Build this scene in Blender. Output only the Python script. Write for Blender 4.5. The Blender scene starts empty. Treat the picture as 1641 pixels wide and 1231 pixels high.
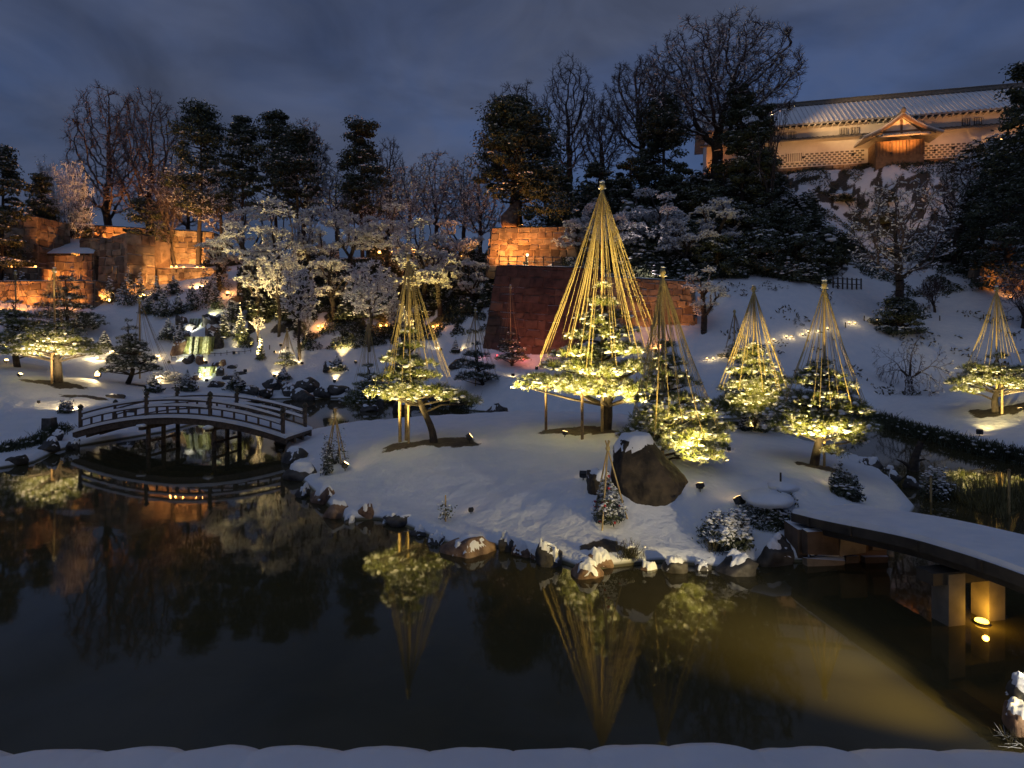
import bpy, math, random
import numpy as np
from mathutils import Vector, Matrix
R = math.radians
sc = bpy.context.scene
COL = sc.collection

# ------------------------------------------------------------------ camera, sky, sun, exposure
FPX, CX, HY, EYE = 950.0, 820.5, 540.0, 5.3          # focal length in photo pixels, horizon row, eye height over the water
cam_d = bpy.data.cameras.new('camera'); cam = bpy.data.objects.new('camera', cam_d); COL.objects.link(cam)
cam.location = (0, 0, EYE); cam.rotation_euler = (R(90), 0, 0)
cam_d.sensor_width = 36.0; cam_d.lens = 36.0 * FPX / 1641.0
cam_d.shift_y = -(615.5 - HY) / 1641.0
cam_d.clip_start = 0.1; cam_d.clip_end = 2000
sc.camera = cam

world = bpy.data.worlds.new('World'); sc.world = world; world.use_nodes = True
wn = world.node_tree; wn.nodes.clear()
def N(t, typ, **kw):
    n = t.nodes.new(typ)
    for k, v in kw.items():
        if k.startswith('i_'):
            n.inputs[k[2:].replace('_', ' ')].default_value = v
        else:
            setattr(n, k, v)
    return n
SUN_EL, SUN_ROT = R(2.0), R(200)
w_out = N(wn, 'ShaderNodeOutputWorld'); w_bg = N(wn, 'ShaderNodeBackground')
sky = N(wn, 'ShaderNodeTexSky', sky_type='NISHITA'); sky.sun_disc = False
sky.sun_elevation = SUN_EL; sky.sun_rotation = SUN_ROT; sky.ozone_density = 4.0
tc = N(wn, 'ShaderNodeTexCoord'); mp = N(wn, 'ShaderNodeMapping'); mp.inputs['Scale'].default_value = (1.0, 1.0, 2.1)
mp.inputs['Location'].default_value = (0.35, 0.1, 0.2)
cn = N(wn, 'ShaderNodeTexNoise'); cn.inputs['Scale'].default_value = 2.3; cn.inputs['Detail'].default_value = 7; cn.inputs['Roughness'].default_value = 0.55
cn.inputs['Distortion'].default_value = 0.3
cr = N(wn, 'ShaderNodeValToRGB'); cr.color_ramp.elements[0].position = 0.36; cr.color_ramp.elements[1].position = 0.62; cr.color_ramp.elements[0].color = (.5, .5, .5, 1); cr.color_ramp.elements[1].color = (1, 1, 1, 1)
mixd = N(wn, 'ShaderNodeMix', data_type='RGBA', blend_type='MULTIPLY'); mixd.inputs[0].default_value = 1.0
mixd.inputs['B'].default_value = (0.62, 0.74, 1.02, 1)
mixc = N(wn, 'ShaderNodeMix', data_type='RGBA')
mixc.inputs['B'].default_value = (0.46, 0.575, 0.97, 1)     # dull grey-blue cloud
wl = wn.links.new
wl(tc.outputs['Generated'], mp.inputs['Vector']); wl(mp.outputs['Vector'], cn.inputs['Vector']); wl(cn.outputs['Fac'], cr.inputs['Fac'])
wl(sky.outputs['Color'], mixd.inputs['A']); wl(mixd.outputs['Result'], mixc.inputs['A']); wl(cr.outputs['Color'], mixc.inputs['Factor'])
# heavier dusk clouds: a second, softer layer of darker grey masses
cn2 = N(wn, 'ShaderNodeTexNoise'); cn2.inputs['Scale'].default_value = 3.4; cn2.inputs['Detail'].default_value = 6; cn2.inputs['Roughness'].default_value = 0.5; cn2.inputs['Distortion'].default_value = 0.6
cr2 = N(wn, 'ShaderNodeMapRange'); cr2.inputs['From Min'].default_value = 0.36; cr2.inputs['From Max'].default_value = 0.66; cr2.inputs['To Min'].default_value = 1.16; cr2.inputs['To Max'].default_value = 0.62
mx2w = N(wn, 'ShaderNodeMix', data_type='RGBA', blend_type='MULTIPLY'); mx2w.inputs[0].default_value = 1.0
wl(mp.outputs['Vector'], cn2.inputs['Vector']); wl(cn2.outputs['Fac'], cr2.inputs['Value']); wl(mixc.outputs['Result'], mx2w.inputs['A']); wl(cr2.outputs['Result'], mx2w.inputs['B'])
wl(mx2w.outputs['Result'], w_bg.inputs['Color']); wl(w_bg.outputs['Background'], w_out.inputs['Surface'])
w_bg.inputs['Strength'].default_value = 0.070

sun_d = bpy.data.lights.new('afterglow_sun', 'SUN'); sun = bpy.data.objects.new('afterglow_sun', sun_d); COL.objects.link(sun)
sun_d.energy = 0.085; sun_d.angle = R(60); sun_d.color = (0.62, 0.75, 1.0)
sun.rotation_euler = (R(32), 0, R(-25)); sun.location = (0, -20, 60)

vs = sc.view_settings; vs.view_transform = 'Standard'; vs.look = 'None'; vs.exposure = 1.16; vs.gamma = 1.0
try: vs.use_curve_mapping = False
except Exception: pass
cy = sc.cycles
cy.use_denoising = True
try: cy.denoiser = 'OPENIMAGEDENOISE'
except Exception: pass
cy.max_bounces = 6; cy.diffuse_bounces = 2; cy.glossy_bounces = 3; cy.transmission_bounces = 3; cy.transparent_max_bounces = 8
cy.caustics_reflective = False; cy.caustics_refractive = False; cy.sample_clamp_indirect = 3.0

rng = np.random.default_rng(7)
def px2(px, Y): return (px - CX) / FPX * Y
def zpx(py, Y): return EYE - (py - HY) / FPX * Y
def wpt(px, py):
    Y = FPX * EYE / (py - HY); return (px2(px, Y), Y)

# ------------------------------------------------------------------ numeric helpers
def hash3(ix, iy, iz):
    n = (ix * 374761393 + iy * 668265263 + iz * 2147483647 + 1013904223) & 0xffffffff
    n = ((n ^ (n >> 13)) * 1274126177) & 0xffffffff
    return ((n ^ (n >> 16)) & 0xffff) / 65535.0
def vnoise(p):
    p = np.asarray(p, float); i = np.floor(p).astype(np.int64); f = p - i; f = f * f * (3 - 2 * f)
    x, y, z = i[..., 0], i[..., 1], i[..., 2]; r = 0
    for dx in (0, 1):
        for dy in (0, 1):
            for dz in (0, 1):
                w = (f[..., 0] if dx else 1 - f[..., 0]) * (f[..., 1] if dy else 1 - f[..., 1]) * (f[..., 2] if dz else 1 - f[..., 2])
                r = r + w * hash3(x + dx, y + dy, z + dz)
    return r
def fbm(p, o=4):
    a, s, t = 0.5, 0, 0; p = np.asarray(p, float)
    for k in range(o):
        s = s + a * vnoise(p * 2 ** k + 17.3 * k); t += a; a *= 0.5
    return s / t - 0.5
def seg_dist(P, poly):
    poly = np.asarray(poly, float); d = np.full(len(P), 1e9); ins = np.zeros(len(P), bool)
    n = len(poly)
    for i in range(n):
        a, b = poly[i], poly[(i + 1) % n]; ab = b - a; ap = P - a
        t = np.clip((ap @ ab) / max(ab @ ab, 1e-9), 0, 1)
        d = np.minimum(d, np.hypot(ap[:, 0] - t * ab[0], ap[:, 1] - t * ab[1]))
        c = (a[1] > P[:, 1]) != (b[1] > P[:, 1])
        if abs(b[1] - a[1]) > 1e-9:
            c &= P[:, 0] < (b[0] - a[0]) * (P[:, 1] - a[1]) / (b[1] - a[1]) + a[0]
            ins ^= c
    return d, ins

# ------------------------------------------------------------------ mesh helpers
class MB:
    def __init__(s): s.V, s.F, s.n, s.m = [], [], 0, []
    def add(s, V, F, mat=0):
        V = np.asarray(V, float).reshape(-1, 3); F = np.asarray(F, int)
        if len(F) == 0: return
        s.V.append(V); s.F.append(F + s.n); s.m.append(np.full(len(F), mat)); s.n += len(V)
    def box(s, c, d, rz=0.0, taper=1.0, mat=0, rot=None):
        x, y, z = np.array(d) / 2.0
        V = np.array([(-x, -y, -z), (x, -y, -z), (x, y, -z), (-x, y, -z), (-x * taper, -y * taper, z), (x * taper, -y * taper, z), (x * taper, y * taper, z), (-x * taper, y * taper, z)])
        if rot is not None: V = V @ np.array(rot).T
        elif rz:
            cs, sn = math.cos(rz), math.sin(rz); V = V @ np.array([(cs, sn, 0), (-sn, cs, 0), (0, 0, 1)])
        s.add(V + np.array(c), [(3, 2, 1, 0), (4, 5, 6, 7), (0, 1, 5, 4), (1, 2, 6, 5), (2, 3, 7, 6), (3, 0, 4, 7)], mat)
    def hexa(s, bot, top, mat=0):
        s.add(list(bot) + list(top), [(3, 2, 1, 0), (4, 5, 6, 7), (0, 1, 5, 4), (1, 2, 6, 5), (2, 3, 7, 6), (3, 0, 4, 7)], mat)
    def tube(s, pts, rad, n=8, mat=0):
        pts = np.asarray(pts, float); k = len(pts); rad = np.broadcast_to(np.asarray(rad, float), (k,))
        t = np.gradient(pts, axis=0); t /= np.linalg.norm(t, axis=1)[:, None] + 1e-12
        up = np.where(np.abs(t[:, 2:3]) > 0.9, np.array([[1.0, 0, 0]]), np.array([[0, 0, 1.0]]))
        if np.abs(t[:, 2]).max() > 0.9: up = np.broadcast_to(np.array([[0.13, 1.0, 0.07]]), (k, 3))
        a = np.cross(up, t); a /= np.linalg.norm(a, axis=1)[:, None] + 1e-12; b = np.cross(t, a)
        ang = np.arange(n) * 2 * math.pi / n
        V = pts[:, None] + rad[:, None, None] * (a[:, None] * np.cos(ang)[None, :, None] + b[:, None] * np.sin(ang)[None, :, None])
        F = [(i * n + j, i * n + (j + 1) % n, (i + 1) * n + (j + 1) % n, (i + 1) * n + j) for i in range(k - 1) for j in range(n)]
        s.add(V.reshape(-1, 3), F, mat)
        for e, rv in ((0, -1), (k - 1, 1)):
            ring = V[e]; c = ring.mean(0); VV = np.vstack([ring, c])
            s.add(VV, [((j, (j + 1) % n, n) if rv > 0 else ((j + 1) % n, j, n)) for j in range(n)], mat)
    def lathe(s, prof, c, n=12, mat=0):
        ang = np.arange(n) * 2 * math.pi / n; V = []
        for r, z in prof: V += [(c[0] + r * math.cos(a), c[1] + r * math.sin(a), c[2] + z) for a in ang]
        k = len(prof)
        F = [(i * n + j, i * n + (j + 1) % n, (i + 1) * n + (j + 1) % n, (i + 1) * n + j) for i in range(k - 1) for j in range(n)]
        s.add(V, F, mat); m = len(V)
        s.add(V[-n:] + [(c[0], c[1], c[2] + prof[-1][1])], [(j, (j + 1) % n, n) for j in range(n)], mat)
    def segs(s, P0, P1, r0, r1, n=3, mat=0):
        P0, P1 = np.asarray(P0, float), np.asarray(P1, float); r0, r1 = np.asarray(r0, float), np.asarray(r1, float)
        if len(P0) == 0: return
        t = P1 - P0; t /= np.linalg.norm(t, axis=1)[:, None] + 1e-12
        up = np.where(np.abs(t[:, 2:3]) > 0.8, np.array([[1.0, 0, 0]]), np.array([[0, 0, 1.0]]))
        a = np.cross(up, t); a /= np.linalg.norm(a, axis=1)[:, None] + 1e-12; b = np.cross(t, a)
        ang = np.arange(n) * 2 * math.pi / n
        o = a[:, None] * np.cos(ang)[None, :, None] + b[:, None] * np.sin(ang)[None, :, None]
        V = np.stack([P0[:, None] + o * r0[:, None, None], P1[:, None] + o * r1[:, None, None]], 1)     # k,2,n,3
        k = len(P0); base = (np.arange(k) * 2 * n)[:, None]
        j = np.arange(n); q = np.stack([j, (j + 1) % n, n + (j + 1) % n, n + j], 1)
        s.add(V.reshape(-1, 3), (base[:, :, None] + q[None]).reshape(-1, 4), mat)
    def cards(s, P, nrm, ln, wd, rg, mat=0):
        """many leaf-sized quads: centre P, normal nrm, random spin; bent a little so they are not one flat plane"""
        P = np.asarray(P, float); k = len(P); nrm = nrm / (np.linalg.norm(nrm, axis=1)[:, None] + 1e-9)
        rnd = rg.normal(size=(k, 3)); a = np.cross(nrm, rnd); a /= np.linalg.norm(a, axis=1)[:, None] + 1e-9; b = np.cross(nrm, a)
        ln = np.broadcast_to(ln, (k,))[:, None]; wd = np.broadcast_to(wd, (k,))[:, None]
        V = np.stack([P - a * ln, P - b * wd + nrm * wd * .3, P + a * ln, P + b * wd + nrm * wd * .3], 1)
        s.add(V.reshape(-1, 3), np.arange(k * 4).reshape(k, 4), mat)
    def blades(s, P, D, ln, wd, rg, mat=0):
        P = np.asarray(P, float); k = len(P); D = D / (np.linalg.norm(D, axis=1)[:, None] + 1e-9)
        a = np.cross(D, rg.normal(size=(k, 3))); a /= np.linalg.norm(a, axis=1)[:, None] + 1e-9
        ln = np.broadcast_to(ln, (k,))[:, None]; wd = np.broadcast_to(wd, (k,))[:, None]
        V = np.stack([P - a * wd, P + a * wd, P + D * ln + a * wd * .3, P + D * ln - a * wd * .3], 1)
        s.add(V.reshape(-1, 3), np.arange(k * 4).reshape(k, 4), mat)
    def lumps(s, P, sz, flat, rg, mat=0, sub=1):
        V0, F0 = ico(sub); k = len(P)
        if k == 0: return
        sz = np.broadcast_to(sz, (k,)); nz = 1 + 0.35 * (rg.random((k, len(V0))) - .5)
        sc3 = np.stack([sz * (0.8 + .5 * rg.random(k)), sz * (0.8 + .5 * rg.random(k)), sz * flat * (0.7 + .6 * rg.random(k))], 1)
        th = rg.random(k) * 6.28; c, sn = np.cos(th), np.sin(th)
        V = V0[None] * nz[:, :, None] * sc3[:, None]
        X = V[..., 0] * c[:, None] - V[..., 1] * sn[:, None]; Y = V[..., 0] * sn[:, None] + V[..., 1] * c[:, None]
        V = np.stack([X, Y, V[..., 2]], -1) + np.asarray(P)[:, None]
        F = F0[None] + (np.arange(k) * len(V0))[:, None, None]
        s.add(V.reshape(-1, 3), F.reshape(-1, 3), mat)
    def mesh(s, name, mats, smooth=False):
        me = bpy.data.meshes.new(name)
        V = np.concatenate(s.V) if s.V else np.zeros((0, 3))
        me.vertices.add(len(V)); me.vertices.foreach_set('co', V.ravel())
        ls = np.concatenate([np.full(len(f), f.shape[1]) for f in s.F]) if s.F else np.zeros(0, int)
        lv = np.concatenate([f.ravel() for f in s.F]) if s.F else np.zeros(0, int)
        me.loops.add(len(lv)); me.loops.foreach_set('vertex_index', lv.astype(np.int32))
        me.polygons.add(len(ls)); st = np.concatenate([[0], np.cumsum(ls)[:-1]]) if len(ls) else ls
        me.polygons.foreach_set('loop_start', st.astype(np.int32)); me.polygons.foreach_set('loop_total', ls.astype(np.int32))
        if not isinstance(mats, (list, tuple)): mats = [mats]
        for m in mats: me.materials.append(m)
        if len(ls):
            me.polygons.foreach_set('material_index', np.concatenate(s.m).astype(np.int32))
            me.polygons.foreach_set('use_smooth', np.full(len(ls), bool(smooth)))
        me.update(calc_edges=True); me.validate()
        return me
    def obj(s, name, mats, parent=None, smooth=False):
        return link(name, s.mesh(name, mats, smooth), parent)
_ico = {}
def ico(sub):
    if sub not in _ico:
        import bmesh
        bm = bmesh.new(); bmesh.ops.create_icosphere(bm, subdivisions=sub, radius=1.0)
        _ico[sub] = (np.array([v.co[:] for v in bm.verts]), np.array([[v.index for v in f.verts] for f in bm.faces])); bm.free()
    return _ico[sub]
def link(name, me, parent=None):
    o = bpy.data.objects.new(name, me); COL.objects.link(o)
    if parent is not None: o.parent = parent
    return o
def tag(o, label, cat, group=None):
    o['label'] = label; o['category'] = cat
    if group: o['group'] = group
    return o
def thing(name, label, cat, loc=(0, 0, 0), rz=0.0, group=None, scale=None):
    o = bpy.data.objects.new(name, None); COL.objects.link(o); o.empty_display_size = 0.3
    o.location = loc; o.rotation_euler = (0, 0, rz)
    if scale is not None: o.scale = scale
    return tag(o, label, cat, group)
def dup(root, label, loc, rz=0.0, scale=None, group=None):
    r = root.copy(); COL.objects.link(r); r.location = loc; r.rotation_euler = (0, 0, rz); r['label'] = label
    if scale is not None: r.scale = scale
    if group: r['group'] = group
    for ch in list(root.children):
        c = ch.copy(); COL.objects.link(c); c.parent = r
        for g in ch.children:
            d = g.copy(); COL.objects.link(d); d.parent = c
    return r
def setting(o, kind='structure'): o['kind'] = kind; return o

# ------------------------------------------------------------------ materials
def mat_new(name):
    m = bpy.data.materials.new(name); m.use_nodes = True; t = m.node_tree; t.nodes.clear()
    o = N(t, 'ShaderNodeOutputMaterial'); b = N(t, 'ShaderNodeBsdfPrincipled'); t.links.new(b.outputs['BSDF'], o.inputs['Surface'])
    b.inputs['Roughness'].default_value = 0.75
    return m, t, b
def noise_ramp(t, scale, cols, detail=4, coord='Position', lo=.35, hi=.65, rough=.55, dist=0.0):
    if coord == 'Position': c = N(t, 'ShaderNodeNewGeometry').outputs['Position']
    else: c = N(t, 'ShaderNodeTexCoord').outputs[coord]
    n = N(t, 'ShaderNodeTexNoise'); n.inputs['Scale'].default_value = scale; n.inputs['Detail'].default_value = detail
    n.inputs['Roughness'].default_value = rough; n.inputs['Distortion'].default_value = dist
    t.links.new(c, n.inputs['Vector'])
    r = N(t, 'ShaderNodeValToRGB'); e = r.color_ramp.elements
    e[0].position = lo; e[1].position = hi; e[0].color = (*cols[0], 1); e[1].color = (*cols[-1], 1)
    for i, cc in enumerate(cols[1:-1]):
        q = e.new(lo + (hi - lo) * (i + 1) / (len(cols) - 1)); q.color = (*cc, 1)
    t.links.new(n.outputs['Fac'], r.inputs['Fac'])
    return r.outputs['Color'], n.outputs['Fac']
def bump(t, b, h, strength=.4, dist=.05):
    n = N(t, 'ShaderNodeBump'); n.inputs['Strength'].default_value = strength; n.inputs['Distance'].default_value = dist
    t.links.new(h, n.inputs['Height']); t.links.new(n.outputs['Normal'], b.inputs['Normal']); return n
SNOW_C = (0.80, 0.82, 0.86)
def snow_mix(t, base, lo, hi, amp=.6, scale=3.0):
    """snow lying where the surface faces up, broken up by noise"""
    g = N(t, 'ShaderNodeNewGeometry'); sx = N(t, 'ShaderNodeSeparateXYZ'); t.links.new(g.outputs['Normal'], sx.inputs[0])
    n = N(t, 'ShaderNodeTexNoise'); n.inputs['Scale'].default_value = scale; n.inputs['Detail'].default_value = 4
    t.links.new(g.outputs['Position'], n.inputs['Vector'])
    a = N(t, 'ShaderNodeMath', operation='MULTIPLY_ADD'); a.inputs[1].default_value = amp; a.inputs[2].default_value = -amp * .5
    t.links.new(n.outputs['Fac'], a.inputs[0])
    s = N(t, 'ShaderNodeMath', operation='ADD'); t.links.new(sx.outputs['Z'], s.inputs[0]); t.links.new(a.outputs[0], s.inputs[1])
    mr = N(t, 'ShaderNodeMapRange'); mr.inputs['From Min'].default_value = lo; mr.inputs['From Max'].default_value = hi
    t.links.new(s.outputs[0], mr.inputs['Value'])
    mx = N(t, 'ShaderNodeMix', data_type='RGBA'); t.links.new(mr.outputs['Result'], mx.inputs['Factor'])
    if isinstance(base, tuple): mx.inputs['A'].default_value = (*base, 1)
    else: t.links.new(base, mx.inputs['A'])
    mx.inputs['B'].default_value = (*SNOW_C, 1)
    return mx.outputs['Result']
def simple(name, cols, scale=6, rough=.75, bstr=.3, bdist=.02, coord='Position', snow=None, detail=4, metallic=0):
    m, t, b = mat_new(name); c, f = noise_ramp(t, scale, cols, coord=coord, detail=detail)
    if snow: c = snow_mix(t, c, *snow)
    t.links.new(c, b.inputs['Base Color']); b.inputs['Roughness'].default_value = rough; b.inputs['Metallic'].default_value = metallic
    if bstr: bump(t, b, f, bstr, bdist)
    return m
M = {}
M['snow'] = simple('fresh_snow', [(.74, .77, .83), (.84, .85, .88)], 2.5, .65, .5, .05, detail=6)
M['snow_puff'] = simple('snow_on_branches', [(.76, .78, .82), (.86, .86, .87)], 9, .7, 0)
M['rock_dark'] = simple('dark_wet_rock', [(.018, .017, .017), (.05, .045, .04), (.09, .08, .07)], 3.0, .6, .8, .06, detail=8)
M['rock_brown'] = simple('reddish_brown_rock', [(.09, .05, .035), (.2, .12, .075), (.3, .2, .13)], 3.5, .7, .8, .05, detail=8)
M['boulder'] = simple('dark_brown_boulder', [(.012, .009, .006), (.04, .03, .02), (.075, .055, .035)], 2.6, .8, 1.0, .12, detail=10)
M['bark'] = simple('tree_bark', [(.02, .016, .013), (.06, .045, .035)], 8, .9, .6, .03)
M['bark_snow'] = simple('snow_dusted_bark', [(.025, .02, .017), (.065, .05, .04)], 8, .9, .5, .03, snow=(.35, .75, .6, 2.5))
M['twig'] = simple('bare_twigs', [(.05, .037, .034), (.11, .078, .068)], 5, .9, 0, snow=(.35, .9, .7, 1.5))
M['twig_frost'] = simple('frosted_twigs', [(.1, .08, .075), (.17, .135, .125)], 4, .9, 0, snow=(.0, .75, .6, 1.5))
M['leaf'] = simple('dark_evergreen_leaves', [(.02, .028, .015), (.05, .064, .03), (.08, .09, .045)], 1.2, .6, 0, snow=(.72, 1.0, .9, 1.1))
M['leaf_low'] = simple('hillside_bush_leaves', [(.02, .028, .015), (.045, .058, .028), (.075, .08, .042)], .9, .7, 0, snow=(.86, 1.2, 1.0, .8))
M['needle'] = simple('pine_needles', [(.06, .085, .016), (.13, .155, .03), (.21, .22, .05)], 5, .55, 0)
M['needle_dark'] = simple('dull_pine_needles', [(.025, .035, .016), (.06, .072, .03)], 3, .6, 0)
for k_, amt in (('needle', .8), ('needle_dark', .75)):        # rime and powder snow caught among the needles
    t = M[k_].node_tree; b = [n for n in t.nodes if n.type == 'BSDF_PRINCIPLED'][0]; src = b.inputs['Base Color'].links[0].from_socket
    nz = N(t, 'ShaderNodeTexNoise'); nz.inputs['Scale'].default_value = 4.2; nz.inputs['Detail'].default_value = 3
    t.links.new(N(t, 'ShaderNodeNewGeometry').outputs['Position'], nz.inputs['Vector'])
    rm = N(t, 'ShaderNodeMapRange'); rm.inputs['From Min'].default_value = .52; rm.inputs['From Max'].default_value = .68; rm.inputs['To Max'].default_value = amt; t.links.new(nz.outputs['Fac'], rm.inputs['Value'])
    mm = N(t, 'ShaderNodeMix', data_type='RGBA'); t.links.new(rm.outputs['Result'], mm.inputs['Factor']); t.links.new(src, mm.inputs['A']); mm.inputs['B'].default_value = (.72, .74, .74, 1)
    t.links.new(mm.outputs['Result'], b.inputs['Base Color'])
M['straw'] = simple('straw_rope', [(.36, .27, .1), (.58, .46, .2)], 20, .8, 0)
M['bamboo'] = simple('bamboo_pole', [(.33, .23, .1), (.5, .37, .17)], 6, .5, .2, .01)
M['post'] = simple('brown_prop_post', [(.16, .1, .05), (.27, .18, .09)], 9, .7, .4, .01)
M['bridge_wood'] = simple('weathered_dark_bridge_timber', [(.05, .035, .025), (.13, .09, .06)], 7, .7, .5, .01)
M['black_metal'] = simple('black_lamp_housing', [(.012, .012, .012), (.03, .03, .03)], 10, .45, 0)
M['bronze'] = simple('dark_bronze_finial', [(.05, .045, .03), (.12, .1, .06)], 9, .4, 0, metallic=.6)
M['concrete'] = simple('bridge_concrete', [(.03, .026, .022), (.06, .052, .043)], 3, .8, .3, .02)
M['pier'] = simple('pale_bridge_pier', [(.16, .135, .1), (.25, .21, .155)], 2.5, .8, .25, .02)
M['flower'] = simple('red_camellia_bloom', [(.35, .02, .03), (.55, .05, .06)], 8, .6, 0)
M['reed'] = simple('dry_reeds', [(.08, .07, .025), (.2, .18, .07)], 4, .7, 0, snow=(.6, 1.0, .6, 3))
M['grass'] = simple('shore_grass', [(.03, .03, .012), (.09, .075, .035)], 6, .8, 0, snow=(.65, 1.0, .6, 3))
M['plaster'] = simple('white_plaster', [(.62, .6, .55), (.72, .7, .65)], .8, .8, .15, .02)
M['dark_wood'] = simple('dark_castle_timber', [(.09, .06, .04), (.15, .1, .07)], 3, .7, .2, .01)
M['porch_wood'] = simple('porch_boards', [(.16, .095, .05), (.25, .16, .09)], 2.5, .7, .3, .02)
M['lead_tile'] = simple('grey_lead_tiles', [(.2, .2, .2), (.3, .3, .29)], 4, .55, .2, .02, snow=(.1, .6, .5, 1.2))
M['tile_dark'] = simple('dark_ridge_tiles', [(.1, .1, .09), (.17, .165, .15)], 4, .6, .2, .02)
M['window_dark'] = simple('dark_window_bars', [(.03, .025, .02), (.05, .04, .03)], 5, .6, 0)
M['fence'] = simple('dark_fence_wood', [(.03, .024, .02), (.07, .055, .045)], 6, .8, 0, snow=(.6, .9, .4, 3))
def stone_mat(name, cols, snow=None):
    m, t, b = mat_new(name)
    oi = N(t, 'ShaderNodeNewGeometry')
    r = N(t, 'ShaderNodeValToRGB'); e = r.color_ramp.elements
    e[0].color = (*cols[0], 1); e[1].color = (*cols[-1], 1)
    for i, cc in enumerate(cols[1:-1]): q = e.new((i + 1) / (len(cols) - 1)); q.color = (*cc, 1)
    t.links.new(oi.outputs['Random Per Island'], r.inputs['Fac'])
    c, f = noise_ramp(t, 1.6, [(.35, .33, .3), (.8, .78, .75), (1, 1, 1)], detail=7, lo=.3, hi=.7)
    mx = N(t, 'ShaderNodeMix', data_type='RGBA', blend_type='MULTIPLY'); mx.inputs[0].default_value = 1
    t.links.new(r.outputs['Color'], mx.inputs['A']); t.links.new(c, mx.inputs['B'])
    c = mx.outputs['Result']
    if snow: c = snow_mix(t, c, *snow)
    t.links.new(c, b.inputs['Base Color']); b.inputs['Roughness'].default_value = .85
    bump(t, b, f, .7, .08); return m
M['stone'] = stone_mat('castle_wall_stone', [(.09, .065, .045), (.26, .17, .11), (.16, .13, .1), (.42, .32, .21), (.2, .13, .085), (.5, .42, .3)], (.8, .95, .2, 1))
M['stone_red'] = stone_mat('red_brown_wall_stone', [(.07, .038, .03), (.13, .075, .055), (.1, .06, .045), (.17, .105, .07)], (.8, .95, .2, 1))
def emit(name, col, s):
    m = bpy.data.materials.new(name); m.use_nodes = True; t = m.node_tree; t.nodes.clear()
    o = N(t, 'ShaderNodeOutputMaterial'); e = N(t, 'ShaderNodeEmission'); e.inputs['Color'].default_value = (*col, 1); e.inputs['Strength'].default_value = s
    t.links.new(e.outputs[0], o.inputs[0]); return m
M['glow_warm'] = emit('warm_lamp_glass', (1, .62, .22), 6)
M['glow_orange'] = emit('orange_lamp_glass', (1, .38, .07), 6)
M['glow_white'] = emit('white_lamp_glass', (1, .93, .7), 7)
M['glow_amber'] = emit('amber_lamp_glass', (1, .55, .05), 5)
M['glow_row'] = emit('dim_path_lamp_glass', (1, .6, .2), 2.2)
M['glow_red'] = emit('red_lamp_glass', (1, .06, .08), 4)

# ------------------------------------------------------------------ terrain
ISLAND = [wpt(*p) for p in [(450,725),(475,770),(520,815),(545,838),(600,835),(640,845),(700,872),(745,887),(790,880),(830,893),(900,907),(940,922),(975,915),(1060,905),(1110,910),(1160,918),(1230,905),(1300,905)]]
ISLAND += [(7.6,13.6),(8.9,14.2),(10.3,15.6),(12.6,18.2),(14,21.4),(15.2,25),(15.2,28),(13,31.5),(8,33),(0,34.3),(-6,35),(-10,35.6),(-11.3,33),(-11.4,29.6),(-10.9,28)]
WATER = [(-60,4.5),(-60,16),(-32,17),(-26,21.5),wpt(0,752),wpt(60,742),wpt(100,722),(-21.0,28.3),(-20.2,30.4),(-19.2,33),(-19.2,37),(-20.2,42),(-21.8,47),(-20.5,50.4),(-15,51.2),(-9.3,50.4),(-7.6,46.5),
         (-3,42.5),(2,39),(7,37.2),(12,37.6),(18,39),(23.4,39.4),(22.2,36.6),(21.3,32),(20.9,27.7),(20.9,24),(21.5,20),(21,14),(14,9.2),(9.5,8.6),(7.2,8.0),(6.55,7.4),(6.5,4.5)]
CTRL = []
def cp(px, py, Y): CTRL.append((px2(px, Y), Y, zpx(py, Y)))
def cz(X, Y, Z): CTRL.append((X, Y, Z))
for c in [(648,708,22.7),(965,690,23.75),(800,800,17.2),(900,740,20.3),(560,720,24.5),(1060,803,15.5),(1060,865,13.9),(1200,740,19.5),(1300,745,20.5),(1208,690,28),(1068,735,18),(820,662,30.5),(600,682,30),(1150,680,29),(1380,800,16.5),
          (700,820,16.8),(620,790,18.3),(540,770,20.5),(1150,860,14.4),(1250,850,14.2),
          (50,640,36),(90,612,40),(0,590,42),(160,650,36),(220,625,42),(330,630,48),(20,700,29),(250,600,52),(200,540,58),(60,500,62),(150,480,66),(250,470,68),(0,480,64),(320,445,71),
          (420,590,54),(460,587,55),(500,550,58),(560,600,53),(600,545,58),(690,535,58),(700,580,54),(750,600,48),(830,600,46),(700,630,49.5),(450,440,70),(600,415,74),(740,415,72),(520,500,62),(650,470,66),
          (780,545,56),(830,570,54),(900,575,53),(1130,520,50),(1100,570,46),(1150,592,42),(1200,482,52),(1300,461,54),(1400,478,56),(1500,474,56),(1640,474,54),(1450,580,46),(1400,520,50),(1460,628,42),(1550,652,35),(1620,600,38.5),(1607,658,33),(1560,690,30),
          (1350,430,60),(1380,350,75),(1300,280,87),(1500,266,82),(1640,252,78),(1100,350,72),(950,340,75),(1230,300,80),(1230,380,68),(1560,380,66),(1000,420,64),(1430,269,77.5),(1310,277,80.5),(1570,260,74.5)]: cp(*c)
for c in [(7.0,13.8,1.1),(8.8,14.5,1.05),(-45,40,4),(-60,60,10),(-80,75,14),(-55,85,17),(-45,100,18.5),(-20,85,16.5),(-20,110,16.5),(0,78,15.5),(-4,110,16.5),(-8,150,16.5),(60,150,30.5),(35,110,30.5),(70,100,30.5),(18,95,26),(100,90,30),(90,60,14),(60,40,6),(45,25,3),(-90,30,4),
          (5.5,62,13.2),(12,60,12.5),(2.5,64,13.0),(3,72,17),(22,15,.8),(12,6,1.1),(7.5,6.5,.9),(30,12,1)]: cz(*c)
CTRL = np.array(CTRL)
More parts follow.
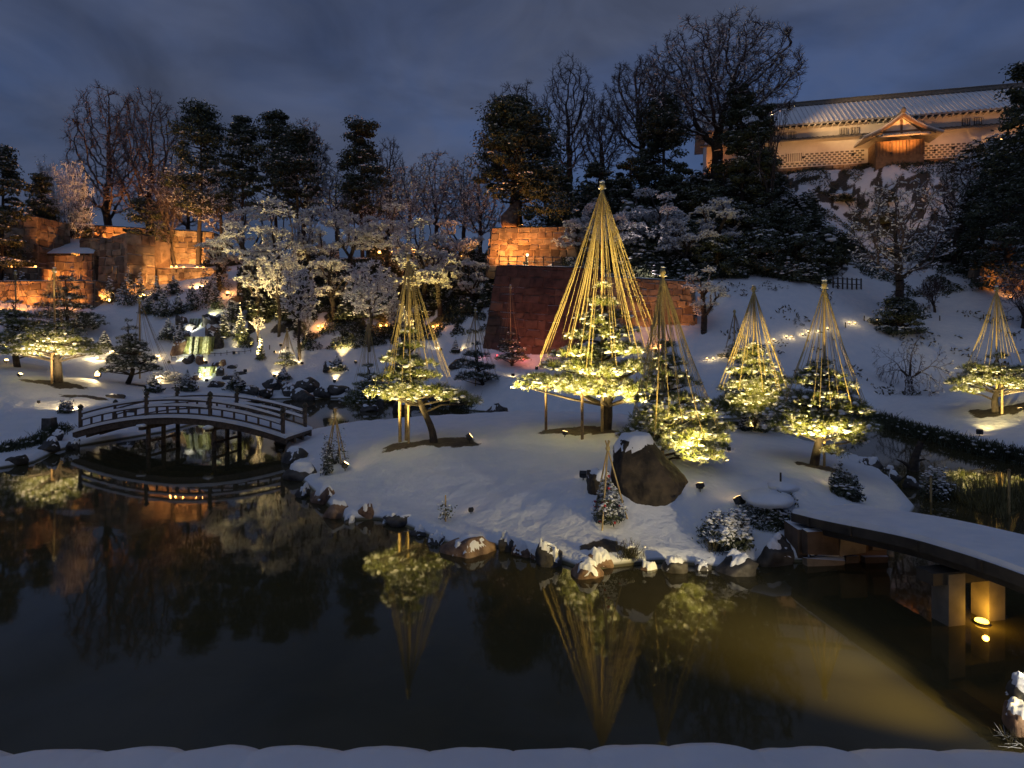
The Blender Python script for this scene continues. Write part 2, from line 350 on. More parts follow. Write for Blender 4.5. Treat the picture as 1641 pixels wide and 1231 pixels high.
def _rbf(P, C): return np.sqrt(((P[:, None] - C[None]) ** 2).sum(-1) + 4.0)
_A = _rbf(CTRL[:, :2], CTRL[:, :2]); _n = len(CTRL)
_S = np.zeros((_n + 3, _n + 3)); _S[:_n, :_n] = _A - np.eye(_n) * 0.25
_S[:_n, _n] = 1; _S[:_n, _n + 1:] = CTRL[:, :2]; _S[_n, :_n] = 1; _S[_n + 1:, :_n] = CTRL[:, :2].T
_W = np.linalg.solve(_S, np.concatenate([CTRL[:, 2], np.zeros(3)]))
def ground(P, detail=True):
    P = np.asarray(P, float).reshape(-1, 2); h = np.zeros(len(P))
    for i in range(0, len(P), 20000):
        q = P[i:i + 20000]; h[i:i + 20000] = _rbf(q, CTRL[:, :2]) @ _W[:_n] + _W[_n] + q @ _W[_n + 1:]
    di, ini = seg_dist(P, ISLAND); dw, inw = seg_dist(P, WATER)
    s = np.where(inw & ~ini, -np.minimum(di, dw), np.minimum(di, dw))
    ss = np.clip(s / 3.0, 0, 1); ss = ss * ss * (3 - 2 * ss)
    h = np.maximum(h, 0.35)
    if detail:
        q = np.column_stack([P, np.zeros(len(P))])
        amp = np.clip((P[:, 1] - 25) / 30, .25, 1.0)
        h = h + fbm(q * .55, 3) * .35 * amp + fbm(q * 2.3 + 9, 3) * .13 + np.minimum(fbm(q * 3.6 + 31, 3), .02) * .16 * (P[:, 1] < 36)
    z = .22 + (h - .22) * ss
    return np.where(s > 0, np.where(s < .35, -.15 + (.37) * s / .35 + (z - .22) * s / .35, z), np.maximum(-1.15, -.15 + s * .75)), s
def gz(X, Y): return float(ground([(X, Y)])[0][0])
def G(px, Y, dz=0.0):
    X = px2(px, Y); return (X, Y, gz(X, Y) + dz)
NU, NV = 430, 450
yy = 2.5 * (230 / 2.5) ** np.linspace(0, 1, NV); uu = np.linspace(-1.5, 1.5, NU)
GX = uu[None, :] * (yy[:, None] + 5); GY = np.repeat(yy[:, None], NU, 1)
TP = np.column_stack([GX.ravel(), GY.ravel()]); TZ, TS = ground(TP)
BARE = [(px2(690,22.7),22.6,1.9,.75),(px2(650,22.4),22.3,1.0,.4),(px2(935,24),24.0,2.0,.9),(10.6,20.3,1.2,.6),(px2(100,40),39.6,2.2,.9),(px2(140,38),37.6,2.0,.5),(px2(1610,33),33,2.3,1.2),(px2(215,46),46,1.3,.6),(px2(1440,50),50,2.2,1.0),(px2(970,13.8),14.25,.55,.3)]
q3 = np.column_stack([TP, np.zeros(len(TP))]); nz_ = fbm(q3 * 1.7, 4)
bare = np.zeros(len(TP))
for bx, by, ra, rb in BARE:
    e = np.sqrt(((TP[:, 0] - bx) / ra) ** 2 + ((TP[:, 1] - by) / rb) ** 2) + nz_ * 1.3
    bare = np.maximum(bare, np.clip((1.05 - e) / .4, 0, 1) * .9)
# rough wooded slopes: snow broken by leaf litter and low scrub
sl = np.clip((fbm(q3 * .8 + 40, 5) + .05) / .12, 0, 1)
wood = ((TP[:, 1] > 57) & (TP[:, 0] > -31) & (TP[:, 0] < 2)) | ((TP[:, 1] > 57) & (TP[:, 0] > 2) & (TP[:, 0] < 34)) | ((TP[:, 1] > 61) & (TP[:, 0] >= 30) & (TP[:, 0] < 75))
bare = np.maximum(bare, sl * wood * np.clip((TP[:, 1] - 57) / 3, 0, 1) * .95)
t_mb = MB(); idx = np.arange(NU * NV).reshape(NV, NU)
t_mb.add(np.column_stack([TP, TZ]), np.stack([idx[:-1, :-1], idx[:-1, 1:], idx[1:, 1:], idx[1:, :-1]], -1).reshape(-1, 4))
m, t, b = mat_new('snowy_ground')
c1, f1 = noise_ramp(t, 1.4, [(.76, .79, .84), (.84, .85, .88)], detail=6)
c2, f2 = noise_ramp(t, 5, [(.03, .025, .02), (.075, .06, .042)], detail=6)
at = N(t, 'ShaderNodeAttribute'); at.attribute_name = 'bare'
n2 = N(t, 'ShaderNodeTexNoise'); n2.inputs['Scale'].default_value = 6; n2.inputs['Detail'].default_value = 6; n2.inputs['Roughness'].default_value = .7
t.links.new(N(t, 'ShaderNodeNewGeometry').outputs['Position'], n2.inputs['Vector'])
ad = N(t, 'ShaderNodeMath', operation='ADD'); t.links.new(at.outputs['Fac'], ad.inputs[0]); t.links.new(n2.outputs['Fac'], ad.inputs[1])
mr = N(t, 'ShaderNodeMapRange'); mr.inputs['From Min'].default_value = .92; mr.inputs['From Max'].default_value = 1.12; t.links.new(ad.outputs[0], mr.inputs['Value'])
mx = N(t, 'ShaderNodeMix', data_type='RGBA'); t.links.new(mr.outputs['Result'], mx.inputs['Factor']); t.links.new(c1, mx.inputs['A']); t.links.new(c2, mx.inputs['B'])
sep = N(t, 'ShaderNodeSeparateXYZ'); t.links.new(N(t, 'ShaderNodeNewGeometry').outputs['Position'], sep.inputs[0])
mz = N(t, 'ShaderNodeMapRange'); mz.inputs['From Min'].default_value = .10; mz.inputs['From Max'].default_value = .04; t.links.new(sep.outputs['Z'], mz.inputs['Value'])
c3, f3 = noise_ramp(t, .55, [(.06, .055, .03), (.12, .105, .05), (.17, .14, .065)], detail=8, dist=.8)
mx2 = N(t, 'ShaderNodeMix', data_type='RGBA'); t.links.new(mz.outputs['Result'], mx2.inputs['Factor']); t.links.new(mx.outputs['Result'], mx2.inputs['A']); t.links.new(c3, mx2.inputs['B'])
t.links.new(mx2.outputs['Result'], b.inputs['Base Color']); b.inputs['Roughness'].default_value = .7
n5 = N(t, 'ShaderNodeTexNoise'); n5.inputs['Scale'].default_value = 4.5; n5.inputs['Detail'].default_value = 5
t.links.new(N(t, 'ShaderNodeNewGeometry').outputs['Position'], n5.inputs['Vector']); bm_ = bump(t, b, n5.outputs['Fac'], .55, .09)
ms = N(t, 'ShaderNodeMapRange'); ms.inputs['From Min'].default_value = 0; ms.inputs['From Max'].default_value = 1; ms.inputs['To Min'].default_value = .6; ms.inputs['To Max'].default_value = .05; t.links.new(mz.outputs['Result'], ms.inputs['Value']); t.links.new(ms.outputs['Result'], bm_.inputs['Strength'])
tm = t_mb.mesh('ground', m, True)
a = tm.attributes.new('bare', 'FLOAT', 'POINT'); a.data.foreach_set('value', bare.astype(np.float32))
setting(link('ground', tm))

# water
m = bpy.data.materials.new('pond_water'); m.use_nodes = True; t = m.node_tree; t.nodes.clear()
o_ = N(t, 'ShaderNodeOutputMaterial'); fr = N(t, 'ShaderNodeFresnel'); fr.inputs['IOR'].default_value = 1.36
tr = N(t, 'ShaderNodeBsdfTransparent'); tr.inputs['Color'].default_value = (.5, .45, .28, 1)
gl = N(t, 'ShaderNodeBsdfGlossy'); gl.inputs['Roughness'].default_value = .035; gl.inputs['Color'].default_value = (.95, .95, .95, 1)
mxs = N(t, 'ShaderNodeMixShader'); nn = N(t, 'ShaderNodeTexNoise'); nn.inputs['Scale'].default_value = .9; nn.inputs['Detail'].default_value = 3
mpn = N(t, 'ShaderNodeMapping'); mpn.inputs['Scale'].default_value = (1, 1.6, 1)
t.links.new(N(t, 'ShaderNodeNewGeometry').outputs['Position'], mpn.inputs['Vector']); t.links.new(mpn.outputs[0], nn.inputs['Vector'])
bn = N(t, 'ShaderNodeBump'); bn.inputs['Strength'].default_value = .03; bn.inputs['Distance'].default_value = .04
t.links.new(nn.outputs['Fac'], bn.inputs['Height']); t.links.new(bn.outputs['Normal'], gl.inputs['Normal']); t.links.new(bn.outputs['Normal'], fr.inputs['Normal'])
df = N(t, 'ShaderNodeBsdfDiffuse'); df.inputs['Color'].default_value = (.17, .15, .075, 1)      # silt hanging in the water
mxd = N(t, 'ShaderNodeMixShader'); mxd.inputs[0].default_value = .26; t.links.new(tr.outputs[0], mxd.inputs[1]); t.links.new(df.outputs[0], mxd.inputs[2])
t.links.new(fr.outputs[0], mxs.inputs[0]); t.links.new(mxd.outputs[0], mxs.inputs[1]); t.links.new(gl.outputs[0], mxs.inputs[2]); t.links.new(mxs.outputs[0], o_.inputs[0])
w = MB(); w.add([(-75, 2.4, 0), (60, 2.4, 0), (60, 54, 0), (-75, 54, 0)], [(0, 1, 2, 3)]); setting(w.obj('pond_water', m))

# the snowy eave the picture was taken over
L = MB(); nx = 700; xs = np.linspace(-4.2, 4.2, nx); prof = []
edge = fbm(np.column_stack([xs * 1.3, xs * 0, xs * 0 + 3]), 4) * .09 + fbm(np.column_stack([xs * 5.5, xs * 0 + 8, xs * 0]), 3) * .035
scal = .011 * np.abs(np.sin(xs * 7.3 + 2.2 * fbm(np.column_stack([xs * .9, xs * 0, xs * 0 + 1]), 3))) ** .6 * (.35 + 1.3 * np.clip(fbm(np.column_stack([xs * .8, xs * 0 + 4, xs * 0]), 3) + .5, 0, 1))
edge = edge * .9 + scal * 1.5
rows = []
for k, (y, z) in enumerate([(3.02, 2.98), (3.09, 3.06), (3.08, 3.15), (2.98, 3.205), (2.7, 3.24), (2.2, 3.3), (1.6, 3.4)]):
    wv = fbm(np.column_stack([xs * 2 + k, xs * 0 + y * 2, xs * 0]), 3) * .02
    rows.append(np.column_stack([xs, y + edge * (1 if y > 2.5 else 0), z + wv * (1 if k > 1 else .3) + edge * .15 + (scal if y > 2.9 else 0)]))
ii = np.arange(nx * len(rows)).reshape(len(rows), nx)
L.add(np.concatenate(rows), np.stack([ii[:-1, :-1], ii[1:, :-1], ii[1:, 1:], ii[:-1, 1:]], -1).reshape(-1, 4)[:, ::-1])
root = thing('roof_eave', 'snow covered eave along the bottom edge in front of the pond', 'roof', (0, 0, 0))
L.obj('snow_layer', M['snow'], root, True)
bd = MB(); bd.box((0, 2.3, 2.9), (8.4, 1.4, .12)); bd.box((0, 2.97, 2.93), (8.4, .05, .16)); bd.obj('eave_board', M['dark_wood'], root)

# ------------------------------------------------------------------ lamps
def light(kind, loc, target, power, color, parent=None, size=60, blend=.8, rad=.08):
    d = bpy.data.lights.new('lamp_light', kind); d.energy = power; d.color = color; d.shadow_soft_size = rad
    if kind == 'SPOT': d.spot_size = R(size); d.spot_blend = blend
    o = bpy.data.objects.new('lamp_light', d); COL.objects.link(o); o.location = loc
    if target is not None: o.rotation_euler = (Vector(target) - Vector(loc)).to_track_quat('-Z', 'Y').to_euler()
    if parent is not None:
        o.parent = parent; o.matrix_parent_inverse = Matrix.Translation(parent.location).inverted()
    return o
WARM, ORANGE, CREAM, YEL = (1, .72, .33), (1, .36, .08), (1, .79, .38), (1, .74, .26)
def flood(X, Y, target, power, color, label, size=70, s=1.0, glow='glow_warm', group='garden floodlights', dz=.0, blend=.8):
    """a small black box lamp on a stake, its glass towards the target, with its own light just before the glass"""
    z = gz(X, Y) + dz; r = thing('floodlight', label, 'lamp', (X, Y, z), 0, group)
    d = Vector(target) - Vector((X, Y, z + .22)); d.normalize(); q = d.to_track_quat('Y', 'Z').to_matrix()
    h = MB(); h.box((0, 0, .22 * s), (.26 * s, .16 * s, .2 * s), rot=q); h.box(Vector((0, 0, .22 * s)) - d * .1 * s, (.16 * s, .06 * s, .12 * s), rot=q)
    h.obj('housing', M['black_metal'], r)
    k = MB(); k.tube([(0, 0, -.15), (0, 0, .16 * s)], .018 * s, 6); k.obj('stake', M['black_metal'], r)
    g = MB(); g.box(Vector((0, 0, .22 * s)) + d * .083 * s, (.22 * s, .012, .16 * s), rot=q); g.obj('lens', M[glow], r)
    light('SPOT', Vector((X, Y, z + .22 * s)) + d * .14 * s, target, power, color, r, size, blend)
    return r
_gl = {}
def ground_lamp(X, Y, power, color, label, glow='glow_warm', group='low ground lamps', s=1.0, z=None, cat='lamp'):
    """low round lamp: a base, a glowing glass and a cap"""
    z = gz(X, Y) if z is None else z
    if glow not in _gl:
        b_ = MB(); b_.lathe([(.1, -.1), (.1, .05), (.085, .07)], (0, 0, 0), 10); g_ = MB(); g_.lathe([(.075, .07), (.09, .13), (.075, .2)], (0, 0, 0), 10)
        c_ = MB(); c_.lathe([(.11, .2), (.1, .225), (.02, .25)], (0, 0, 0), 10)
        _gl[glow] = (b_.mesh('base', M['black_metal']), g_.mesh('lamp_glass', M[glow]), c_.mesh('cap', M['black_metal']))
    r = thing('ground_lamp', label, cat, (X, Y, z), 0, group, (s, s, s))
    for nme, me in zip(('base', 'lamp_glass', 'cap'), _gl[glow]): link(nme, me, r)
    if power:
        o = light('POINT', (X, Y, z + .3 * s), None, power, color, r, rad=.06)
        o.matrix_parent_inverse = Matrix.Identity(4); o.location = (0, -.16, .32)
    return r

# ------------------------------------------------------------------ rocks
def rock_mesh(seed, sub=3, ang=.75):
    V, F = ico(sub); rg = np.random.default_rng(seed); V = V.copy()
    for _ in range(11):                                  # flat cleavage faces
        n = rg.normal(size=3); n[2] = n[2] * .8 + .15; n /= np.linalg.norm(n); d = .5 + .32 * rg.random()
        e = np.maximum(V @ n - d, 0); V -= e[:, None] * n * .96
    n = np.array((rg.normal() * .35, -.25 + rg.normal() * .25, 1.0)); n /= np.linalg.norm(n); e = np.maximum(V @ n - .5, 0); V -= e[:, None] * n * .9
    V += V * (fbm(V * 1.6 + seed * 3.1, 4) * ang)[:, None] + (V * fbm(V * 6 + seed, 2)[:, None]) * .09
    V[:, 2] = np.maximum(V[:, 2], -.45)
    return V, F
def snow_on(V, F, thr=.55, th=.06, seed=0):
    """pillow of snow settled over the top of a rock: upper envelope of the stone, smoothed, rounded off at a ragged rim"""
    lo, hi = V.min(0), V.max(0); n = 26; w = (hi - lo)[:2] * .47; c = (hi + lo)[:2] / 2
    u, v = np.meshgrid(np.linspace(-1, 1, n), np.linspace(-1, 1, n)); P = np.column_stack([c[0] + u.ravel() * w[0], c[1] + v.ravel() * w[1]])
    d = np.hypot(P[:, 0][:, None] - V[None, :, 0], P[:, 1][:, None] - V[None, :, 1]); z = (V[None, :, 2] - 1.6 * d).max(1).reshape(n, n)
    zs = z.copy()
    for _ in range(3):
        p = np.pad(zs, 1, mode='edge'); zs = (p[:-2, 1:-1] + p[2:, 1:-1] + p[1:-1, :-2] + p[1:-1, 2:] + 2 * zs) / 6
    H = hi[2] - max(lo[2], 0); rag = fbm(np.column_stack([u.ravel() * 2.2, v.ravel() * 2.2, u.ravel() * 0 + seed]), 3).reshape(n, n)
    rho = np.hypot(u, v) / (.93 + .5 * rag); gx, gy = np.gradient(zs); cell = (w[0] + w[1]) / n; slope = np.hypot(gx, gy) / cell
    e = np.clip((1 - rho) / .35, 0, 1) * np.clip((1.25 + .8 * rag - slope) / .5, 0, 1) * np.clip((zs - (hi[2] - H * (.46 + .5 * rag))) / (H * .12 + 1e-6), 0, 1)
    lab = e > .01; best = np.zeros_like(lab); left = lab.copy()
    while left.any():                                   # keep only the largest patch
        cur = np.zeros_like(lab); cur.ravel()[np.argmax(left.ravel())] = True
        while True:
            p = np.pad(cur, 1); g_ = (p[:-2, 1:-1] | p[2:, 1:-1] | p[1:-1, :-2] | p[1:-1, 2:] | cur) & left
            if (g_ == cur).all(): break
            cur = g_
        left &= ~cur
        if cur.sum() > best.sum(): best = cur
    e = e * best; zz = zs + th * (np.sqrt(e) * (1 + rag) - .35); keepv = e > .01; idx_ = np.arange(n * n).reshape(n, n)
    q = np.stack([idx_[:-1, :-1], idx_[:-1, 1:], idx_[1:, 1:], idx_[1:, :-1]], -1).reshape(-1, 4); kf = keepv.ravel()[q].sum(1) >= 1
    q = q[kf]; W = np.column_stack([P, zz.ravel()]); used = np.unique(q); mp_ = np.full(n * n, -1); mp_[used] = np.arange(len(used))
    return W[used], mp_[q]
def snow_shell(V, F, thr=.55, th=.06, seed=0):
    a, b_, c_ = V[F[:, 0]], V[F[:, 1]], V[F[:, 2]]; fn = np.cross(b_ - a, c_ - a); fn /= np.linalg.norm(fn, axis=1)[:, None] + 1e-9
    vn = np.zeros_like(V)
    for k in range(3): np.add.at(vn, F[:, k], fn)
    vn /= np.linalg.norm(vn, axis=1)[:, None] + 1e-9
    u = vn[:, 2] + fbm(V * 2.5 / max(np.ptp(V[:, 0]), .1) * 2 + seed, 3) * .45
    keep = (u[F] > thr).all(1)
    lift = np.clip((u - thr) / .25, 0, 1) * th - .012
    W = V + vn * .3 * lift[:, None]; W[:, 2] += lift
    f = F[keep]; used = np.unique(f); mp_ = np.full(len(V), -1); mp_[used] = np.arange(len(used))
    return W[used], mp_[f]
def rock(X, Y, w, d, h, label, mat='rock_dark', seed=0, thr=.55, snow=.07, z=None, group=None, rz=None, sub=3, name='rock', sink=.25):
    V, F = rock_mesh(seed, sub); V = V * np.array([w / 2, d / 2, h * .72])
    rz = (seed * 1.7) % 1.2 - .6 if rz is None else rz
    c, s_ = math.cos(rz), math.sin(rz); V = V @ np.array([(c, s_, 0), (-s_, c, 0), (0, 0, 1)])
    V[:, 2] += h * .3 - h * sink * .2
    z = gz(X, Y) if z is None else z
    r = thing(name, label, 'rock', (X, Y, z), 0, group)
    mb = MB(); mb.add(V, F); mb.obj('stone', M[mat], r, True)
    if snow:
        W, f = snow_on(V, F, thr, snow * 1.75, seed)
        if len(f): mb = MB(); mb.add(W, f); mb.obj('snow_cap', M['snow'], r, True)
    return r

# ------------------------------------------------------------------ stone walls
def face_blocks(mb, A, B, C, D, out, row, rg, inset=.0, prot=.18):
    A, B, C, D = [np.array(v, float) for v in (A, B, C, D)]; out = np.array(out, float)
    H = (np.linalg.norm(D - A) + np.linalg.norm(C - B)) / 2; Wd = (np.linalg.norm(B - A) + np.linalg.norm(C - D)) / 2
    def P(s, t): return (A * (1 - s) + B * s) * (1 - t) + (D * (1 - s) + C * s) * t
    t0 = 0.0
    while t0 < 1 - 1e-6:
        t1 = min(1.0, t0 + row * (.75 + .5 * rg.random()) / H)
        if 1 - t1 < .35 * row / H: t1 = 1.0
        s0 = 0.0
        while s0 < 1 - 1e-6:
            s1 = min(1.0, s0 + row * (.7 + 1.3 * rg.random()) / Wd)
            if 1 - s1 < .4 * row / Wd: s1 = 1.0
            g = .04; gs, gt = g / Wd, g / H; j = lambda a: (rg.random() - .5) * a
            q = [(s0 + gs, t0 + gt), (s1 - gs, t0 + gt), (s1 - gs, t1 - gt), (s0 + gs, t1 - gt)]
            jj = [(s_ + j(.3 * row / Wd) * (0 < s_ - gs and s_ + gs < 1), t_ + j(.3 * row / H) * (0 < t_ - gt and t_ + gt < 1)) for s_, t_ in q]
            pr = prot * (.3 + .7 * rg.random()); bk = [P(*v) - out * .05 for v in q]
            ctr = sum(P(*v) for v in jj) / 4
            fr_ = [P(*v) + (ctr - P(*v)) * .07 + out * pr * (.7 + .5 * rg.random()) for v in jj]
            mb.add(bk + fr_, [(4, 5, 6, 7), (0, 1, 5, 4), (1, 2, 6, 5), (2, 3, 7, 6), (3, 0, 4, 7)])
            s0 = s1
        t0 = t1
def snow_strip(mb, A, B, C, D, th=.18, nu=30, nv=6, seed=0):
    """lumpy snow sheet over quad A B C D (front-left, front-right, back-right, back-left)"""
    A, B, C, D = [np.array(v, float) for v in (A, B, C, D)]; u, v = np.meshgrid(np.linspace(0, 1, nu), np.linspace(0, 1, nv))
    u, v = u.ravel()[:, None], v.ravel()[:, None]; P = (A * (1 - u) + B * u) * (1 - v) + (D * (1 - u) + C * u) * v
    e = np.minimum(np.minimum(u, 1 - u) * nu / 3, np.minimum(v, 1 - v) * nv / 2).clip(0, 1)[:, 0]
    P[:, 2] += th * (.15 + .85 * np.sqrt(e)) * (1 + .9 * fbm(P * .9 + seed, 3))
    P[:, :2] += (fbm(P * 1.3 + seed + 5, 3) * .15)[:, None]
    i = np.arange(nu * nv).reshape(nv, nu)
    mb.add(P, np.stack([i[:-1, :-1], i[:-1, 1:], i[1:, 1:], i[1:, :-1]], -1).reshape(-1, 4))
def stone_wall(label, p0, p1, zb, zt, thick, batter, row, mat='stone', seed=0, snow=True, sides=(1, 1), name='stone_wall', group=None, cat='wall', prot=.19):
    zb0, zb1 = zb if isinstance(zb, tuple) else (zb, zb); zt0, zt1 = zt if isinstance(zt, tuple) else (zt, zt)
    p0, p1 = np.array(p0, float), np.array(p1, float); d = (p1 - p0) / np.linalg.norm(p1 - p0); n = np.array((d[1], -d[0]))   # outward, to the viewer
    b_, e_ = batter * (zt0 - zb0), batter * (zt1 - zb1)
    A = (*p0, zb0); B = (*p1, zb1); C = (*(p1 - n * e_ - d * e_ * sides[1]), zt1); D = (*(p0 - n * b_ + d * b_ * sides[0]), zt0)
    A2 = (*(p0 - n * thick), zb0); B2 = (*(p1 - n * thick), zb1); C2 = (*(p1 - n * (thick - e_ * 0) - d * e_ * sides[1]), zt1); D2 = (*(p0 - n * thick + d * b_ * sides[0]), zt0)
    cx, cyy = (p0 + p1) / 2 - n * thick / 2; r = thing(name, label, cat, (0, 0, 0), 0, group); rg = np.random.default_rng(seed)
    mb = MB(); k = .06
    mb.hexa([A, B, B2, A2], [D, C, C2, D2])
    face_blocks(mb, A, B, C, D, (*n, .1), row, rg, prot=prot)
    if sides[1]: face_blocks(mb, B, B2, C2, C, (*d, .1), row, rg, prot=prot)
    if sides[0]: face_blocks(mb, A2, A, D, D2, (*(-d), .1), row, rg, prot=prot)
    mb.obj('stonework', M[mat], r)
    if snow:
        s_ = MB(); up = np.array((0, 0, .03)); f_ = np.array((*n, 0)) * .12
        snow_strip(s_, np.array(D) + up + f_, np.array(C) + up + f_, np.array(C2) + up, np.array(D2) + up, .2, max(8, int(np.linalg.norm(p1 - p0) * 1.5)), 5, seed)
        s_.obj('snow_cap', M['snow'], r, True)
    return r
def XY(px, Y): return (px2(px, Y), Y)
stone_wall('long back stone wall lit orange, running behind the square tower block', XY(-40, 80), XY(345, 79), 13, (zpx(350, 80), zpx(371, 79)), 2.5, .12, .9, seed=1)
stone_wall('tall stone wall block cut by the left edge of the photo', XY(-60, 70), XY(61, 69), 8.5, (zpx(343, 70), zpx(346, 69)), 5, .06, .95, seed=2)
stone_wall('low stepped stone wall with candle lights on its snowy top at the far left', XY(-60, 66.5), XY(62, 66), 8.5, zpx(429, 66), 3, .05, .7, seed=3, sides=(0, 1))
stone_wall('lowest orange lit stone wall under the snow line at the far left', XY(-60, 63.5), XY(152, 64), (7.5, 8.5), (zpx(452, 63.5), zpx(450, 64)), 3, .05, .7, seed=4, sides=(0, 1))
stone_wall('stone wall below the sloping snow bank left of the square tower', XY(58, 70.5), XY(150, 70), 9.5, zpx(409, 70), 4, .04, .85, seed=5, sides=(0, 1), snow=False)
sb = MB(); A = (*XY(60, 70.4), zpx(408, 70.4) + .1); B = (*XY(150, 70), zpx(408, 70) + .1); snow_strip(sb, A, B, (*XY(166, 77), zpx(384, 77)), (*XY(52, 77), zpx(382, 77)), .25, 26, 14, 4)
setting(sb.obj('snow_bank', M['snow'], None, True))
stone_wall('dark recessed stone wall in the notch beside the square tower', XY(126, 72), XY(160, 71), 10, zpx(382, 71.5), 2.5, .02, .9, seed=6, sides=(0, 0))
stone_wall('square stone tower block of big pale blocks, lit brightest', XY(156, 69), XY(206, 67.4), 9.5, zpx(380, 68), 5.5, .03, .95, seed=7, sides=(1, 0), snow=False, name='stone_tower', cat='wall')
stone_wall('brick coloured corner face of the square tower, made of large cut stones', XY(204, 67.2), XY(250, 69.6), 9.5, zpx(377, 68.6), 5, .02, 1.05, seed=8, sides=(0, 1), name='stone_tower', cat='wall')
stone_wall('low stone wall with candles on its snowy top right of the square tower', XY(250, 70.5), XY(345, 71.5), (9.5, 12), (zpx(431, 70.5), zpx(430, 71.5)), 2.5, .04, .7, seed=9, sides=(0, 1))
stone_wall('great red brown battered stone wall behind the tallest rope cone', XY(773, 55), XY(960, 53), (4, 3), (zpx(428, 57), zpx(432, 55)), 5, .14, .8, 'stone_red', seed=10, sides=(1, 0), prot=.08)
stone_wall('rough stone wall running right from the great red wall to the snowy knoll', XY(955, 53.2), XY(1118, 50), (2.5, 4.5), (zpx(445, 55), zpx(452, 51)), 4, .12, .7, 'stone', seed=11, sides=(0, 1), prot=.2)
stone_wall('upper orange lit stone wall standing above the great red wall', XY(780, 62.5), XY(1000, 63), 11.5, (zpx(366, 63), zpx(360, 63)), 3, .1, .75, seed=12, sides=(1, 0))
rock(px2(818, 68), 68, 2.5, 2.2, 3.6, 'chunk of glowing orange rock below the big round evergreen', 'rock_brown', 913, .6, 0, z=zpx(362, 68), name='outcrop')
stone_wall('dim orange stone wall at the right edge below the castle hill', XY(1572, 56), XY(1720, 54), (8.5, 8.5), (zpx(428, 56), zpx(412, 54)), 3, .06, .8, seed=14, sides=(1, 0))

# ------------------------------------------------------------------ castle storehouse on the hill
cang = math.atan2(-.239, .971)
castle = thing('castle_storehouse', 'long white castle storehouse with snowy tiled roof, floodlit orange on the hilltop', 'castle', (28.5, 86.8, 29.2), cang)
CL = 50.0; EV, RG = 5.6, 9.9
mb = MB(); mb.box((CL / 2, 4, 2.0), (CL, 8, 4.0)); mb.obj('lower_wall', M['plaster'], castle)
mb = MB(); mb.box((CL / 2, 4.1, 4.9), (CL - .1, 7.8, 1.9)); mb.obj('upper_wall', M['plaster'], castle)
mb = MB(); rg = np.random.default_rng(3)
for r_ in range(6):
    for c in range(int(CL / .64)):
        x = .35 + c * .64 + (.32 if r_ % 2 else 0)
        if x < CL - .3 and not (20.7 < x < 27.3): mb.box((x, -.02, .3 + r_ * .31), (.4, .06, .21))
mb.obj('lattice_tile', M['tile_dark'], castle)
mb = MB(); rg = np.random.default_rng(5); face_blocks(mb, (-.5, -.5, -2.2), (CL, -.5, -2.2), (CL, -.3, .02), (-.5, -.3, .02), (0, -1, 0), .8, rg); mb.box((CL / 2, 3.9, -1.1), (CL + 1, 8.2, 2.2)); mb.obj('stone_plinth', M['stone'], castle)
def ribbed_roof(name, x0, x1, y_e, z_e, y_r, z_r, par, th=.22, step=.62, rib=.1, yb=None):
    mb = MB(); yb = yb if yb is not None else 2 * y_r - y_e
    mb.hexa([(x0, y_e, z_e), (x1, y_e, z_e), (x1, y_r, z_r - .05), (x0, y_r, z_r - .05)], [(x0, y_e, z_e + th), (x1, y_e, z_e + th), (x1, y_r, z_r + th), (x0, y_r, z_r + th)])
    mb.hexa([(x0, y_r, z_r - .05), (x1, y_r, z_r - .05), (x1, yb, z_e), (x0, yb, z_e)], [(x0, y_r, z_r + th), (x1, y_r, z_r + th), (x1, yb, z_e + th), (x0, yb, z_e + th)])
    n = int((x1 - x0) / step); xs_ = x0 + (np.arange(n) + .5) * (x1 - x0) / n
    P0 = np.column_stack([xs_, np.full(n, y_e - .04), np.full(n, z_e + th)]); P1 = np.column_stack([xs_, np.full(n, y_r), np.full(n, z_r + th)])
    mb.segs(P0, P1, np.full(n, rib), np.full(n, rib), 6)
    for x in xs_: mb.lathe([(rib, 0), (rib, .03)], (x, y_e - .05, z_e + th - .02), 6)
    return mb.obj(name, M['lead_tile'], par)
ribbed_roof('main_roof', -1.2, CL + 1, -1.3, EV, 4, RG, castle)
mb = MB(); mb.box((CL / 2, 4, RG + .45), (CL + 2.2, .55, .5)); mb.box((CL / 2, 4, RG + .74), (CL + 2.4, .7, .1)); mb.obj('roof_ridge', M['tile_dark'], castle)
mb = MB(); snow_strip(mb, (-1.2, 3.7, RG + .8), (CL + 1.2, 3.7, RG + .8), (CL + 1.2, 4.3, RG + .8), (-1.2, 4.3, RG + .8), .14, 60, 4, 3); mb.obj('ridge_snow', M['snow'], castle, True)
mb = MB(); mb.hexa([(-1, -1.05, 3.55), (CL + 1, -1.05, 3.55), (CL + 1, 0.1, 4.05), (-1, .1, 4.05)], [(-1, -1.05, 3.7), (CL + 1, -1.05, 3.7), (CL + 1, .1, 4.25), (-1, .1, 4.25)])
n = 80; xs_ = np.linspace(-.8, CL + .8, n); mb.segs(np.column_stack([xs_, xs_ * 0 - 1.1, xs_ * 0 + 3.7]), np.column_stack([xs_, xs_ * 0 + .1, xs_ * 0 + 4.25]), np.full(n, .09), np.full(n, .09), 6)
mb.obj('pent_roof', M['tile_dark'], castle)
mb = MB()
for i in range(64): mb.box((i * CL / 63, -.62, EV - .05), (.16, 1.25, .16))
mb.obj('eave_rafter', M['plaster'], castle)
for x in (10.3, 11.6, 18.2, 19.6, 26.4, 27.6, 33.0, 34.4):
    f = MB(); f.box((x, .12, 4.75), (1.0, .1, .85)); f = f.obj('window', M['window_dark'], castle)
    b_ = MB()
    for k in range(5): b_.box((x - .4 + k * .2, .04, 4.75), (.07, .08, .8))
    b_.obj('window_bar', M['plaster'], f)
